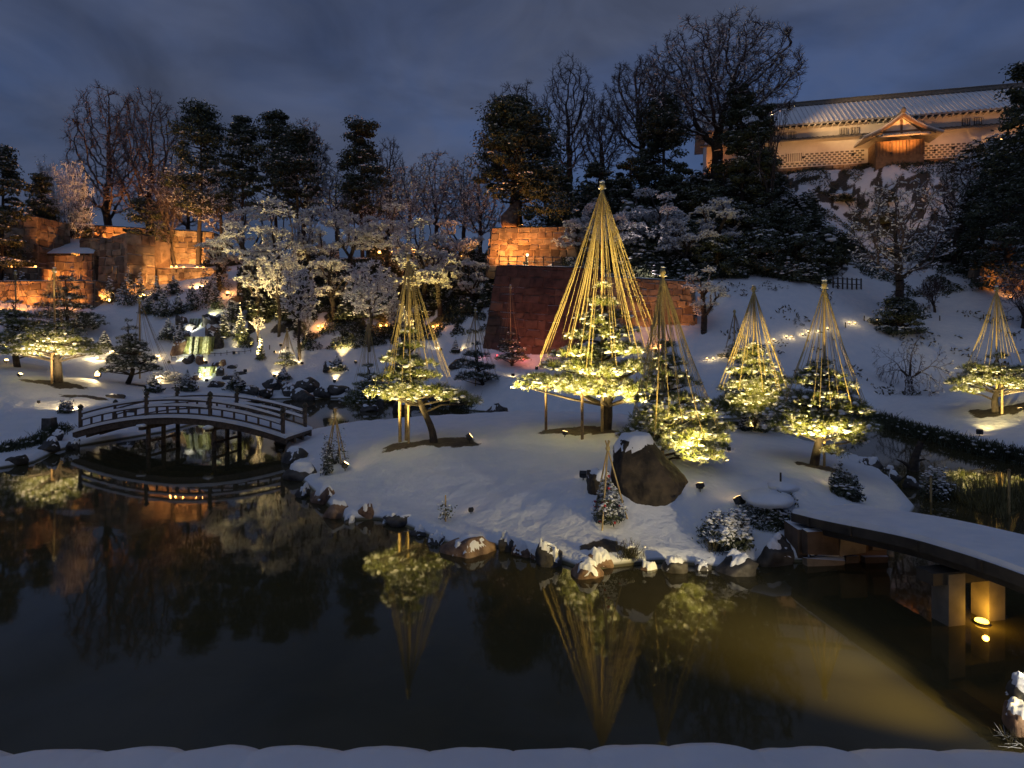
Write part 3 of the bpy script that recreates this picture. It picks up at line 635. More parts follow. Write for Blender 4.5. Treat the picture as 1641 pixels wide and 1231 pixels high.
f = MB(); f.box((11.9, -.04, 1.5), (2.2, .1, 1.2)); f = f.obj('window', M['window_dark'], castle); b_ = MB()
for k in range(9): b_.box((10.9 + k * .25, -.12, 1.5), (.13, .08, 1.2))
b_.box((11.9, -.1, 2.16), (2.4, .12, .14)); b_.box((11.9, -.1, .84), (2.4, .12, .14)); b_.obj('window_bar', M['plaster'], f)
# gabled porch
mb = MB(); mb.box((24, -1.5, -.2), (5.6, 3.0, 4.4)); mb.obj('porch_wall', M['porch_wood'], castle)
mb = MB()
for k in range(15): mb.box((21.25 + k * .393, -3.03, 1.0), (.07, .06, 1.9))
for k in range(4): mb.box((21.25 + k * 1.83, -3.08, 1.0), (.22, .14, 2.0))
mb.obj('porch_batten', M['dark_wood'], castle)
mb = MB()
zr, ze, hw = 5.0, 2.25, 4.6
prof = [(0, zr), (1.3, 3.95), (2.6, 3.1), (3.7, 2.6), (hw, ze)]
for sg in (-1, 1):
    for (xa, za), (xb, zb_) in zip(prof[:-1], prof[1:]):
        q = [(24 + sg * xa, -4.3, za), (24 + sg * xb, -4.3, zb_), (24 + sg * xb, .6, zb_), (24 + sg * xa, .6, za)]
        if sg < 0: q = q[::-1]
        mb.hexa(q, [(a_, b2, c_ + .2) for a_, b2, c_ in q])
    for k in range(8):
        y = -4.2 + k * .62; pts = [(24 + sg * xa, y, za + .22) for xa, za in prof]; mb.tube(pts, .1, 6)
mb.obj('porch_roof', M['lead_tile'], castle)
mb = MB(); mb.hexa([(21.2, -4.9, 2.0), (26.8, -4.9, 2.0), (26.8, -3.0, 2.6), (21.2, -3.0, 2.6)], [(21.0, -4.9, 2.18), (27, -4.9, 2.18), (26.8, -3.0, 2.8), (21.2, -3.0, 2.8)])
n = 12; xs_ = np.linspace(21.2, 26.8, n); mb.segs(np.column_stack([xs_, xs_ * 0 - 4.95, xs_ * 0 + 2.2]), np.column_stack([xs_, xs_ * 0 - 3, xs_ * 0 + 2.85]), np.full(n, .09), np.full(n, .09), 6)
mb.obj('porch_skirt_roof', M['lead_tile'], castle)
mb = MB(); mb.add([(21.4, -3.6, 2.5), (26.6, -3.6, 2.5), (24, -3.6, 4.85), (21.4, -3.4, 2.5), (26.6, -3.4, 2.5), (24, -3.4, 4.85)], [(0, 1, 2), (3, 5, 4)]); mb.obj('porch_gable', M['plaster'], castle)
mb = MB()
for sg in (-1, 1):
    for (xa, za), (xb, zb_) in zip(prof[:-2], prof[1:-1]): mb.hexa([(24 + sg * xa, -4.36, za - .3), (24 + sg * xb, -4.36, zb_ - .3), (24 + sg * xb, -4.22, zb_ - .3), (24 + sg * xa, -4.22, za - .3)], [(24 + sg * xa, -4.36, za), (24 + sg * xb, -4.36, zb_), (24 + sg * xb, -4.22, zb_), (24 + sg * xa, -4.22, za)])
mb.box((24, -3.66, 3.0), (4.2, .1, .22)); mb.box((24, -3.68, 3.6), (.25, .1, 1.8)); mb.obj('gable_board', M['dark_wood'], castle)
mb = MB(); mb.box((24, -1.9, zr + .35), (.4, 5.0, .35)); mb.lathe([(.28, 0), (.3, .3), (.1, .6)], (24, -4.35, zr + .3), 8); mb.obj('porch_ridge', M['tile_dark'], castle)
def cw(x, y, z):      # castle local -> world
    c, s_ = math.cos(cang), math.sin(cang); return (28.5 + c * x - s_ * y, 86.8 + s_ * x + c * y, 29.2 + z)

# ------------------------------------------------------------------ arched wooden bridge
bA, bB = np.array((-21.05, 28.5)), np.array((-10.25, 27.0)); bd_ = bB - bA; BL = np.linalg.norm(bd_); bang = math.atan2(bd_[1], bd_[0]); BW = 2.3
bridge = thing('arched_bridge', 'low arched wooden bridge with snow lined railings over the pond channel', 'bridge', (*bA, 0), bang)
def dz_(x): return .74 + .84 * (1 - (2 * x / BL - 1) ** 2)
bx = np.linspace(0, BL, 31)
def arc_bar(y, zo, w_, h_, name, mat, par, x0=0, x1=BL, smooth=False, nseg=30, wob=0):
    xs_ = np.linspace(x0, x1, nseg + 1); mb = MB(); V = []
    rr = fbm(np.column_stack([xs_ * 1.5, xs_ * 0 + y, xs_ * 0 + zo]), 3) * wob
    for x, r_ in zip(xs_, rr):
        z = dz_(x) + zo; V += [(x, y - w_ / 2, z), (x, y + w_ / 2, z), (x, y + w_ / 2, z + h_ + r_), (x, y - w_ / 2, z + h_ + r_)]
    F = []
    for i in range(nseg):
        a_ = i * 4; c = a_ + 4; F += [(a_, c, c + 1, a_ + 1), (a_ + 1, c + 1, c + 2, a_ + 2), (a_ + 2, c + 2, c + 3, a_ + 3), (a_ + 3, c + 3, c, a_)]
    F += [(0, 1, 2, 3), (nseg * 4 + 3, nseg * 4 + 2, nseg * 4 + 1, nseg * 4)]
    mb.add(V, F); return mb.obj(name, M[mat], par, smooth)
arc_bar(BW / 2, -.16, BW, .14, 'deck', 'bridge_wood', bridge)
arc_bar(BW / 2, -.02, BW - .12, .1, 'deck_snow', 'snow', bridge, wob=.06)
for y in (-.02, BW + .02):
    arc_bar(y, -.34, .14, .3, 'fascia_beam', 'bridge_wood', bridge); arc_bar(y - (.02 if y < 1 else -.02), -.04, .26, .13, 'edge_snow', 'snow', bridge, wob=.06)
for y in (.75, 1.55): arc_bar(y, -.4, .16, .26, 'girder', 'bridge_wood', bridge)
psx = [.25, BL * .345, BL * .645, BL - .25]
for y in (.1, BW - .1):
    for nme, zo, h_ in (('handrail', .72, .075), ('middle_rail', .43, .06), ('bottom_rail', .1, .06)):
        o = arc_bar(y, zo, .085, h_, nme, 'bridge_wood', bridge, .25, BL - .25)
        if zo > .3:
            for a_, c in zip(psx[:-1], psx[1:]):
                arc_bar(y, zo + h_, .13, .1, 'rail_snow', 'snow', o, a_ + .12, c - .12, nseg=22, wob=.1)
    for i, x in enumerate(psx):
        mb = MB(); mb.tube([(x, y, dz_(x) - .3), (x, y, dz_(x) + .92)], .092, 10); p = mb.obj('railing_post', M['bridge_wood'], bridge, True)
        mb = MB(); mb.lathe([(.115, .0), (.115, .05), (.08, .07), (.075, .11), (.115, .15), (.12, .21), (.085, .27), (.02, .34)], (x, y, dz_(x) + .92), 12); mb.obj('finial', M['bronze'], p, True)
    for k, (a_, c) in enumerate(zip(psx[:-1], psx[1:])):
        for j_ in range(1, 6):
            x = a_ + (c - a_) * j_ / 6; mb = MB(); mb.box((x, y, dz_(x) + .3), (.07, .07, .3)); mb.obj('baluster', M['bridge_wood'], bridge)
for x in (BL * .35, BL * .66):
    for y in (.15, BW / 2, BW - .15):
        mb = MB(); mb.tube([(x, y, -1.2), (x, y, dz_(x) - .32)], .1, 10); mb.obj('pile', M['bridge_wood'], bridge, True)
    mb = MB(); mb.box((x, BW / 2, dz_(x) - .46), (.2, BW + .7, .2)); cb = mb.obj('cross_beam', M['bridge_wood'], bridge)
    mb = MB(); mb.lumps([(x, -.28, dz_(x) - .35), (x, BW + .28, dz_(x) - .35)], .19, .45, rng, sub=2); mb.obj('snow_cap', M['snow'], cb, True)
    mb = MB(); mb.box((x, BW / 2, .35), (.09, BW, .12)); mb.obj('tie_beam', M['bridge_wood'], bridge)

# ------------------------------------------------------------------ flat bridge at the right
NE = [(6.78, 14.4, 1.12), (7.02, 13.5, 1.22), (7.72, 11.5, 1.5), (8.02, 9.9, 1.62), (8.4, 8.0, 1.6), (8.9, 5.5, 1.42), (9.4, 3.0, 1.3)]
NE = np.array(NE); tt = np.linspace(0, 6, 49)
NP = np.column_stack([np.interp(tt, np.arange(7), NE[:, k]) for k in range(3)])
for _ in range(6): NP[1:-1] = (NP[:-2] + NP[1:-1] * 2 + NP[2:]) / 4
tn = np.gradient(NP[:, :2], axis=0); tn /= np.linalg.norm(tn, axis=1)[:, None]; pn = np.column_stack([-tn[:, 1], tn[:, 0]])     # to the far side
flat = thing('flat_bridge', 'dark flat footbridge with a thick snow deck crossing the right of the pond', 'bridge', (7.7, 11.5, 0))
def lb2(x, y, z): return (x - 7.7, y - 11.5, z)
def ribbon(o0, o1, z0, z1, name, mat, wob=0, round_=0, smooth=False, i0=0, i1=49):
    V = []
    for i in range(i0, i1):
        p, q = NP[i, :2] + pn[i] * o0, NP[i, :2] + pn[i] * o1; z = NP[i, 2]; w_ = wob * math.sin(i * .7 + o0) * .5; sn_ = fbm(np.array([(i * .45, k_, 2.0) for k_ in (0., 5.)]), 3) * wob * 2.2
        V += [(*p, z + z0), (*q, z + z0), (*(q - pn[i] * round_), z + z1 + w_ + sn_[0]), (*(p + pn[i] * round_), z + z1 + w_ + sn_[1])]
    mb = MB(); F = []; n = i1 - i0
    for i in range(n - 1):
        a_ = i * 4; c = a_ + 4; F += [(a_, c, c + 1, a_ + 1), (a_ + 1, c + 1, c + 2, a_ + 2), (a_ + 2, c + 2, c + 3, a_ + 3), (a_ + 3, c + 3, c, a_)]
    F += [(0, 1, 2, 3), (n * 4 - 1, n * 4 - 2, n * 4 - 3, n * 4 - 4)]
    V = np.array(V) - np.array((7.7, 11.5, 0)); mb.add(V, F); return mb.obj(name, M[mat], flat, smooth)
ribbon(0, 2.0, -.30, -.1, 'deck_slab', 'concrete'); ribbon(.03, 1.97, -.1, 0, 'deck_snow', 'snow', .02, .05)
for k_ in range(5, 46, 6):
    q_ = NP[k_]; mb = MB(); mb.box(lb2(q_[0] - pn[k_][0] * .01, q_[1] - pn[k_][1] * .01, q_[2] - .2), (.05, .06, .2), rz=math.atan2(pn[k_][1], pn[k_][0])); mb.obj('slab_joint', M['window_dark'], flat)
ribbon(.25, .6, -.5, -.305, 'girder', 'concrete'); ribbon(1.4, 1.75, -.5, -.305, 'girder', 'concrete')
def lb(x, y, z): return (x - 7.7, y - 11.5, z)
pr_ = math.atan2(pn[20][1], pn[20][0])
for X_, Y_ in ((8.13, 11.05), (9.03, 11.25)):
    mb = MB(); mb.box(lb(X_, Y_, -.1), (.36, .36, 2.1), rz=pr_); mb.obj('pier', M['pier'], flat)
mb = MB(); mb.box(lb(8.6, 11.16, .87), (1.95, .36, .22), rz=pr_); mb.obj('pier_beam', M['concrete'], flat)
mb = MB(); rg = np.random.default_rng(9); face_blocks(mb, lb(6.75, 13.75, -.9), lb(8.9, 14.0, -.9), lb(8.9, 14.05, .85), lb(6.75, 13.85, .85), (0, -1, 0), .55, rg); mb.box(lb(7.8, 14.35, -.1), (2.1, .7, 1.7)); mb.obj('abutment', M['stone'], flat)

# ------------------------------------------------------------------ placing by eye: where the sight line through a photo pixel meets the ground
def hit(px, py, y0=9.0, y1=110.0):
    Y = np.geomspace(y0, y1, 260); X = px2(px, Y); z, s = ground(np.column_stack([X, Y])); z = np.maximum(z, 0.0)
    ray = EYE - (py - HY) / FPX * Y; below = np.nonzero(ray <= z)[0]
    k = below[0] if len(below) else int(np.argmin(ray - z))
    return (float(X[k]), float(Y[k]), float(z[k]))

# ------------------------------------------------------------------ trees
def grow(seed, levels=6, limbs=4, trunk=.22, limb_ang=(18, 34), fork=(14, 32), ratio=.8, upt=.06, wander=.1, side=.45, lean=(0, 0), flat=0.0, kids=(2, 3)):
    rd = random.Random(seed); S = []; tips = []
    def rot(d, ang, az):
        d = Vector(d); a = d.orthogonal().normalized(); a.rotate(Matrix.Rotation(az, 3, d)); q = d.copy(); q.rotate(Matrix.Rotation(ang, 3, a)); return q
    st = [(Vector((0, 0, 0)), Vector((lean[0], lean[1], 1)).normalized(), trunk, 1.0, 0)]
    while st:
        p, d, ln, r, lv = st.pop(); n = 4 if lv < 2 else 3; r_ = r
        for k in range(n):
            tr = upt if lv else 0
            d = (d + Vector((rd.gauss(0, wander), rd.gauss(0, wander), rd.gauss(0, wander) + tr))); 
            if flat and lv > 1: d.z *= (1 - flat)
            d.normalize(); q = p + d * (ln / n); r1 = r_ * (.93 if lv < levels else .8); S.append((p, q, r_, r1, lv)); p, r_ = q, r1
            if lv > 0 and lv < levels and k < n - 1 and rd.random() < side:
                st.append((p.copy(), rot(d, R(rd.uniform(30, 60)), rd.uniform(0, 6.28)), ln * rd.uniform(.35, .65), r_ * .45, min(levels, lv + 2)))
        if lv < levels:
            m_ = limbs if lv == 0 else rd.choice(kids); az0 = rd.uniform(0, 6.28)
            for k in range(m_):
                rg_ = limb_ang if lv == 0 else fork
                st.append((p.copy(), rot(d, R(rd.uniform(*rg_)), az0 + k * 6.28 / m_ + rd.uniform(-.5, .5)), ln * (1.25 if lv == 0 else ratio) * rd.uniform(.8, 1.15), r_ * (.62 if m_ > 2 else .7), lv + 1))
        else: tips.append(p)
    return ([np.array([[*s_[0]] for s_ in S]), np.array([[*s_[1]] for s_ in S]), np.array([s_[2] for s_ in S]), np.array([s_[3] for s_ in S]), np.array([s_[4] for s_ in S])], np.array([[*q] for q in tips]))
def fit(T, tips, H, W):
    P0, P1 = T[0], T[1]; zmax = np.percentile(P1[:, 2], 99.7); rad = np.percentile(np.hypot(P1[:, 0], P1[:, 1]), 97)
    s = np.array([W / 2 / rad, W / 2 / rad, H / zmax]); return P0 * s, P1 * s, tips * s
def bare_tree(label, px, Y, H, W, seed, r0=.4, bark='bark', twig='twig', snow=0.0, loc=None, rmin=.016, group=None, name='bare_tree', cat='tree', **kw):
    loc = loc or G(px, Y, -.1); T, tips = grow(seed, **kw); P0, P1, tips = fit(T, tips, H, W)
    ra, rb, lv = np.maximum(T[2] * r0, rmin), np.maximum(T[3] * r0, rmin * .8), T[4]
    r = thing(name, label, cat, loc, 0, group); mb = MB(); k = lv <= 1; mb.segs(P0[k], P1[k] + (P1[k] - P0[k]) * .06, ra[k], rb[k], 8)
    fl = (P0[k][:, 2] < .01); 
    if fl.any(): mb.tube([(0, 0, -.4), tuple(P0[k][fl][0] + (0, 0, .02))], [r0 * 1.5, r0 * 1.02], 8)
    mb.obj('trunk', M[bark], r, True)
    mb = MB(); k = (lv > 1) & (lv <= 3); mb.segs(P0[k], P1[k], ra[k], rb[k], 4); k = lv > 3; mb.segs(P0[k], P1[k], ra[k], rb[k], 3)
    mb.obj('crown', M[twig], r, False)
    if snow > 0:
        rg = np.random.default_rng(seed); mb = MB(); k = np.nonzero((lv > 1) & (rg.random(len(lv)) < min(1, snow) * .8) & (fbm(P1 * np.array((.5, .5, .9)) + seed, 3) > -.06))[0]; o = np.array((0, 0, 1.0))
        th = .012 + .03 * rg.random(len(k)) * min(1, snow) + H * .0012
        up = (ra[k] * .8 + th * .5)[:, None] * o
        mb.segs(P0[k] + up, P1[k] + up, th, th * .8, 3)
        n = int(len(tips) * snow * 1.1); kk = np.nonzero(fbm(tips * np.array((.5, .5, .9)) + seed, 3) > .0)[0]; kk = kk if len(kk) else np.arange(len(tips)); q = tips[kk[rg.integers(0, len(kk), n)]] + rg.normal(size=(n, 3)) * (.02 * H, .02 * H, .006 * H) + (0, 0, .03)
        nr = rg.normal(size=(n, 3)) * .4; nr[:, 2] += 1; pz = min(1.0, H / 7.0); mb.cards(q, nr, pz * (.07 + .2 * rg.random(n) ** 2), pz * (.05 + .1 * rg.random(n)), rg)
        mb.obj('snow', M['snow_puff'], r)
    return r
def evergreen(label, px, Y, H, W, seed, lo=.35, n=60, prof='cone', leaf=.26, per=130, mat='leaf', loc=None, group=None, r0=.3, trunk='bark', rc=None, snowy=.25, name='evergreen_tree', shift=(0, 0)):
    loc = loc or G(px, Y, -.1); rg = np.random.default_rng(seed); r = thing(name, label, 'tree', loc, 0, group)
    f = rg.random(n) ** .85; z = H * (lo + (1 - lo) * f) * .98
    if prof == 'cone': rr = (1 - f) ** .55 * .9 + .12
    elif prof == 'round': rr = np.sqrt(np.clip(1 - (f * 1.5 - .55) ** 2, .05, 1))
    elif prof == 'umbrella': rr = np.clip(np.sqrt(np.clip(1 - (f * .95) ** 2, 0, 1)), .1, 1) * (1.02 - .1 * f)
    else: rr = .95 + .12 * np.sin(f * 13 + seed) - .62 * f ** 1.8 - .25 * (1 - f) ** 6
    az = rg.random(n) * 6.283; rad = W / 2 * rr * np.sqrt(.15 + .85 * rg.random(n)) * .85
    C = np.column_stack([rad * np.cos(az) + shift[0] * f, rad * np.sin(az) + shift[1] * f, z]); rc = rc or W * .14
    cr_ = rc * (.4 + 1.15 * rg.random(n) ** 1.5)
    mb = MB(); top = np.array((shift[0], shift[1], H * .93)); k = 9; ts = np.linspace(0, 1, k)
    tp = np.outer(ts, top) + np.column_stack([np.sin(ts * 5 + seed) * W * .02, np.cos(ts * 4 + seed) * W * .02, ts * 0]); tp[0, 2] = -.4
    mb.tube(tp, r0 * (1 - ts * .85), 8)
    tz = np.clip(C[:, 2] - rad * .25, H * lo * .6, H * .9); t_ = tz / top[2]
    B0 = np.column_stack([np.interp(t_, ts, tp[:, 0]), np.interp(t_, ts, tp[:, 1]), tz])
    mid = (B0 + C) / 2 + rg.normal(size=(n, 3)) * W * .02; mid[:, 2] -= rad * .05
    mb.segs(B0, mid, np.full(n, r0 * .28), np.full(n, r0 * .2), 5); mb.segs(mid, C, np.full(n, r0 * .2), np.full(n, r0 * .08), 5)
    mb.obj('trunk', M[trunk], r, True)
    cnt = per; D = rg.normal(size=(n, cnt, 3)); D /= np.linalg.norm(D, axis=2)[..., None]
    q = C[:, None] + D * (cr_[:, None, None] * (rg.random((n, cnt, 1)) ** .5)) * np.array((1.35, 1.35, .55))
    nr = D * .7 + rg.normal(size=D.shape) * .5 + np.array((0, 0, .55))
    mb = MB(); mb.cards(q.reshape(-1, 3), nr.reshape(-1, 3), leaf * (.5 + .7 * rg.random(n * cnt)), leaf * .42, rg); mb.obj('crown', M[mat], r)
    if snowy:
        ks = np.nonzero(rg.random(n) < snowy)[0]; pts = []
        for i in ks:
            mm = 14; a_ = rg.random(mm) * 6.28; u = np.sqrt(rg.random(mm)); pts.append(C[i] + np.column_stack([np.cos(a_) * u, np.sin(a_) * u, .5 * np.sqrt(1 - u * u * .9)]) * cr_[i] * np.array((1.1, 1.1, 1)))
        if pts:
            pts = np.concatenate(pts); mb = MB(); mb.lumps(pts, leaf * (.25 + .5 * rg.random(len(pts))), .45, rg); mb.obj('snow', M['snow_puff'], r, True)
    return r

def pine(label, loc, pads, trunk_pts, seed, r0=.14, dens=62, bl=.17, mat='needle', snow=.5, group=None, blades=19, name='pine_tree', ls=1.0):
    """garden pine: bent trunk, limbs to flat needle pads, snow lumps lying on the pads. pads: (x, y, z, radius)"""
    rg = np.random.default_rng(seed); r = thing(name, label, 'tree', loc, 0, group)
    tp = np.array(trunk_pts, float); ts = np.linspace(0, 1, len(tp)); tf = np.linspace(0, 1, 14)
    tp = np.column_stack([np.interp(tf, ts, tp[:, k]) for k in range(3)])
    for _ in range(2): tp[1:-1] = (tp[:-2] + 2 * tp[1:-1] + tp[2:]) / 4
    mb = MB(); mb.tube(tp, r0 * (1.15 - .85 * tf), 10)
    P, DD, L, S = [], [], [], []
    for (x, y, z, pr) in pads:
        c = np.array((x, y, z)); k = int(np.argmin(np.abs(tp[:, 2] - (z - .12 - .25 * np.hypot(x - tp[:, 0], y - tp[:, 1]).min())))); b0 = tp[k]
        m1 = b0 * .55 + c * .45 + rg.normal(size=3) * .08; mb.tube([b0, m1, c * .85 + b0 * .15 - (0, 0, .05), c - (0, 0, .03)], [r0 * .34, r0 * .26, r0 * .18, r0 * .1], 6)
        for _ in range(4):
            a_ = rg.random() * 6.28; e = c + np.array((math.cos(a_), math.sin(a_), 0)) * pr * .75; mb.tube([c - (0, 0, .04), (c + e) / 2 - (0, 0, .03), e], [r0 * .14, r0 * .1, r0 * .05], 4)
        n = max(6, int(1.3 * dens * pr * pr * 3.14)); a_ = rg.random(n) * 6.283; u = np.sqrt(rg.random(n)); wob = 1 + .22 * np.sin(a_ * 3 + seed + x) + .14 * np.sin(a_ * 5 + y)
        q = np.column_stack([x + np.cos(a_) * u * pr * wob, y + np.sin(a_) * u * pr * wob, z + pr * (.52 * (1 - u * u) * rg.random(n) ** .6 + .16 * (fbm(np.column_stack([a_ * 1.5, u * 2, a_ * 0 + z]), 2)) * 2 + rg.normal(size=n) * .07)])
        P.append(q); d = np.column_stack([np.cos(a_) * u * .9, np.sin(a_) * u * .9, np.full(n, .75)]); DD.append(d)
        sp = (rg.random(n) < snow * .42) & (fbm(q * 2.2 / max(pr, .3) * .7 + seed, 2) > -.14)
        S.append(np.column_stack([q[sp] + (0, 0, bl * .45), np.full(sp.sum(), 1.0)]))
        nr_ = int(n * snow * .4); ar = rg.random(nr_) * 6.283; ar = ar[fbm(np.column_stack([ar * 1.6, ar * 0 + x * 3, ar * 0 + y * 3 + seed]), 2) > -.1]; wr = 1 + .22 * np.sin(ar * 3 + seed + x) + .14 * np.sin(ar * 5 + y); ur = 1.0 + .12 * rg.random(len(ar))
        S.append(np.column_stack([x + np.cos(ar) * ur * pr * wr, y + np.sin(ar) * ur * pr * wr, z + bl * (-.1 + .55 * rg.random(len(ar))), np.full(len(ar), 1.0)]))
    mb.obj('trunk', M['bark'], r, True)
    P = np.concatenate(P); DD = np.concatenate(DD); n = len(P)
    dirs = DD[:, None] + rg.normal(size=(n, blades, 3)) * .75; mb = MB()
    mb.blades(np.repeat(P, blades, 0) - (0, 0, .03), dirs.reshape(-1, 3), bl * (.6 + .7 * rg.random(n * blades)), bl * .042, rg); mb.obj('needle_pads', M[mat], r)
    S = np.concatenate(S)[:, :3]
    if len(S):
        mb = MB(); mb.lumps(S, bl * ls * (.18 + .4 * rg.random(len(S)) ** 1.6), .55, rg, sub=2 if bl > .16 else 1); mb.obj('snow', M['snow_puff'], r, True)
    return r
def cone_pads(z0, z1, rad, seed, tiers=5, per=6, pw=1.0, pr=.36, cx=0, cyy=0, mid=0):
    rg = np.random.default_rng(seed); out = []
    for t_ in range(tiers):
        f = t_ / (tiers - 1); z = z0 + (z1 - z0) * f; rr = rad * (1 - f) ** pw; n = max(1, int(round(per * (rr / rad + .12))))
        a0 = rg.random() * 6.28; size = rad * pr * (.55 + .45 * (1 - f))
        for k in range(n):
            a_ = a0 + k * 6.283 / n + rg.normal() * .15; q = max(0, rr - size * .55) * (1 + rg.normal() * .1)
            out.append((cx * (1 - f) + q * math.cos(a_), cyy * (1 - f) + q * math.sin(a_), z + rg.normal() * .13, size * (1 + rg.normal() * .12)))
        if rr > size * 1.6: out.append((cx * .5, cyy * .5, z + .12, size))
    return out
def rope_cone(label, px, Y, tip_py, rad, zlo, zhi, n, seed, loc=None, prad=.05, rr=.014, group='straw rope snow cones', inner=.35, mat='straw', off=(0, 0)):
    """yukitsuri: a pole with a straw knot on top and ropes running down to the branches"""
    loc = loc or G(px, Y); H = zpx(tip_py, loc[1]) - loc[2]; rg = np.random.default_rng(seed); r = thing('rope_cone', label, 'snow guard', loc, 0, group)
    mb = MB(); mb.tube([(0, 0, -.3), (0, 0, H * .5), (0, 0, H)], [prad, prad * .9, prad * .7], 8); mb.obj('pole', M['bamboo'], r, True)
    k = max(prad * 2.0, .09); mb = MB(); mb.lathe([(k * .4, -.25), (k * .9, -.12), (k * .7, -.02), (k * .45, .02), (k * .95, .1), (k * 1.1, .2), (k * .8, .3), (k * .2, .36)], (0, 0, H - .08), 10); fi = mb.obj('straw_knot', M['straw'], r, True)
    mb = MB(); mb.lumps([(0, 0, H + .28), (k * .6, 0, H + .02), (-k * .5, .02, H + .04)], k * .8, .55, rg, sub=2); mb.obj('snow_cap', M['snow_puff'], fi, True)
    for i in range(n):
        a_ = i * 6.283 / n + rg.normal() * .1; f = 1 if rg.random() < .5 else inner + (1 - inner) * rg.random()
        z = zlo + (zhi - zlo) * (1 - f) / (1 - inner) + rg.normal() * .12; z = max(.05, z); q = rad * f
        s_ = .05; e = np.array((q * math.cos(a_) + off[0] * f, q * math.sin(a_) + off[1] * f, z)); p0 = np.array((s_ * math.cos(a_), s_ * math.sin(a_), H - .06)); md = (p0 + e) / 2 - (0, 0, .02 * H * f * rg.random()) - np.array((math.cos(a_), math.sin(a_), 0)) * q * .05 * rg.random(); rr_ = rr * (.75 + .5 * rg.random())
        mb = MB(); mb.segs([p0, md], [md, e], [rr_, rr_], [rr_, rr_], 4); mb.obj('rope', M[mat], r)
    return r
def shrub(label, loc, w, h, seed, snow=.4, mat='leaf_low', group=None, leaf=.06, n=900, name='shrub', flowers=0, cone=False):
    rg = np.random.default_rng(seed); r = thing(name, label, 'shrub', loc, 0, group)
    D = rg.normal(size=(n, 3)); D[:, 2] = np.abs(D[:, 2]); D /= np.linalg.norm(D, axis=1)[:, None]; rad = rg.random(n) ** .45
    lump = 1 + 1.1 * fbm(D * 2.2 + seed, 2)
    q = D * (rad * lump)[:, None] * np.array((w / 2, w / 2, h))
    if cone: q[:, :2] *= (1.15 - .95 * np.clip(q[:, 2:3] / h, 0, 1))
    mb = MB(); mb.cards(q, D + rg.normal(size=D.shape) * .6 + (0, 0, .3), leaf * (.6 + .8 * rg.random(n)), leaf * .45, rg); mb.obj('foliage', M[mat], r)
    mb = MB(); k = 7; a_ = rg.random(k) * 6.28; mb.segs(np.zeros((k, 3)) - (0, 0, .1), np.column_stack([np.cos(a_) * w * .3, np.sin(a_) * w * .3, np.full(k, h * .7)]), np.full(k, .02 + .012 * w), np.full(k, .006), 5); mb.obj('stems', M['bark'], r)
    if snow:
        up = np.nonzero((D[:, 2] > .25) & (rad > .75))[0]; up = up[(rg.random(len(up)) < snow * .8) & (fbm(D[up] * 3.1 + seed, 3) > -.09)]
        if len(up): mb = MB(); mb.lumps(q[up] + (0, 0, leaf * .4), leaf * (.5 + .75 * rg.random(len(up))), .36, rg, sub=1); mb.obj('snow', M['snow_puff'], r, True)
    if flowers:
        f = np.nonzero(D[:, 1] < .1)[0][:flowers]; mb = MB(); mb.lumps(q[f] * 1.03, .04, .9, rg, sub=1); mb.obj('blooms', M['flower'], r, True)
    return r
def colonize(seed, H, W, lo=.3, n=900, layers=0, jitter=.16, step=None, lean=0.0):
    """limbs grown towards points scattered through the crown, so the crown comes out broad and rounded"""
    rg = np.random.default_rng(seed); step = step or max(H, W) / 46.0; zc, rz = H * (lo + 1) / 2, H * (1 - lo) / 2
    def ball(k):
        d = rg.normal(size=(k, 3)); d /= np.linalg.norm(d, axis=1)[:, None]; return d * (rg.random(k) ** .42)[:, None]
    if layers:
        A = []
        for c in ball(layers):
            k = n // layers; rr = W * (.10 + .12 * rg.random()); q = ball(k) * np.array((rr, rr, rr * .28)); q[:, 2] -= (q[:, 0] ** 2 + q[:, 1] ** 2) / rr * .18
            A.append(q + c * np.array((W / 2 - rr * .6, W / 2 - rr * .6, rz * .92)) + (0, 0, zc))
        A = np.concatenate(A)
    else:
        A = ball(n) * np.array((W / 2, W / 2, rz)); low = A[:, 2] < 0; A[low, 2] *= .75; A += (0, 0, zc)
        bumps = fbm(A / (W * .16) + seed, 2); A = A[bumps > -.13]
    A[:, 0] += lean * A[:, 2]
    P, par = [np.zeros(3)], [-1]; th = H * lo * .62; p = np.zeros(3); k = max(3, int(th / step))
    for i in range(k): p = p + np.array((rg.normal() * .06 + lean, rg.normal() * .06, 1.0)) * th / k; P.append(p.copy()); par.append(len(P) - 2)
    P = np.array(P); par = list(par); near = np.full(len(A), 0); nd = np.full(len(A), 1e9)
    def upd(i0):
        for i in range(i0, len(P)):
            d = np.linalg.norm(A - P[i], axis=1); m_ = d < nd; nd[m_] = d[m_]; near[m_] = i
    upd(0)
    for it in range(110):
        if len(A) == 0: break
        u = np.unique(near); D = np.zeros((len(P), 3)); v = A - P[near]; v /= np.linalg.norm(v, axis=1)[:, None] + 1e-9; np.add.at(D, near, v)
        d = D[u]; d /= np.linalg.norm(d, axis=1)[:, None] + 1e-9; d += rg.normal(size=d.shape) * jitter; d /= np.linalg.norm(d, axis=1)[:, None] + 1e-9
        q = P[u] + d * step; i0 = len(P); P = np.concatenate([P, q]); par += list(u); upd(i0); keep = nd > step * 1.5; A, nd, near = A[keep], nd[keep], near[keep]
    par = np.array(par); N_ = len(P); ch = np.zeros(N_, int); np.add.at(ch, par[1:], 1); r = np.zeros(N_)
    for i in range(N_ - 1, -1, -1):
        if ch[i] == 0: r[i] += 1.0
        if i: r[par[i]] += r[i]
    r = (r / r[0]) ** .46
    return P, par, ch, r, step
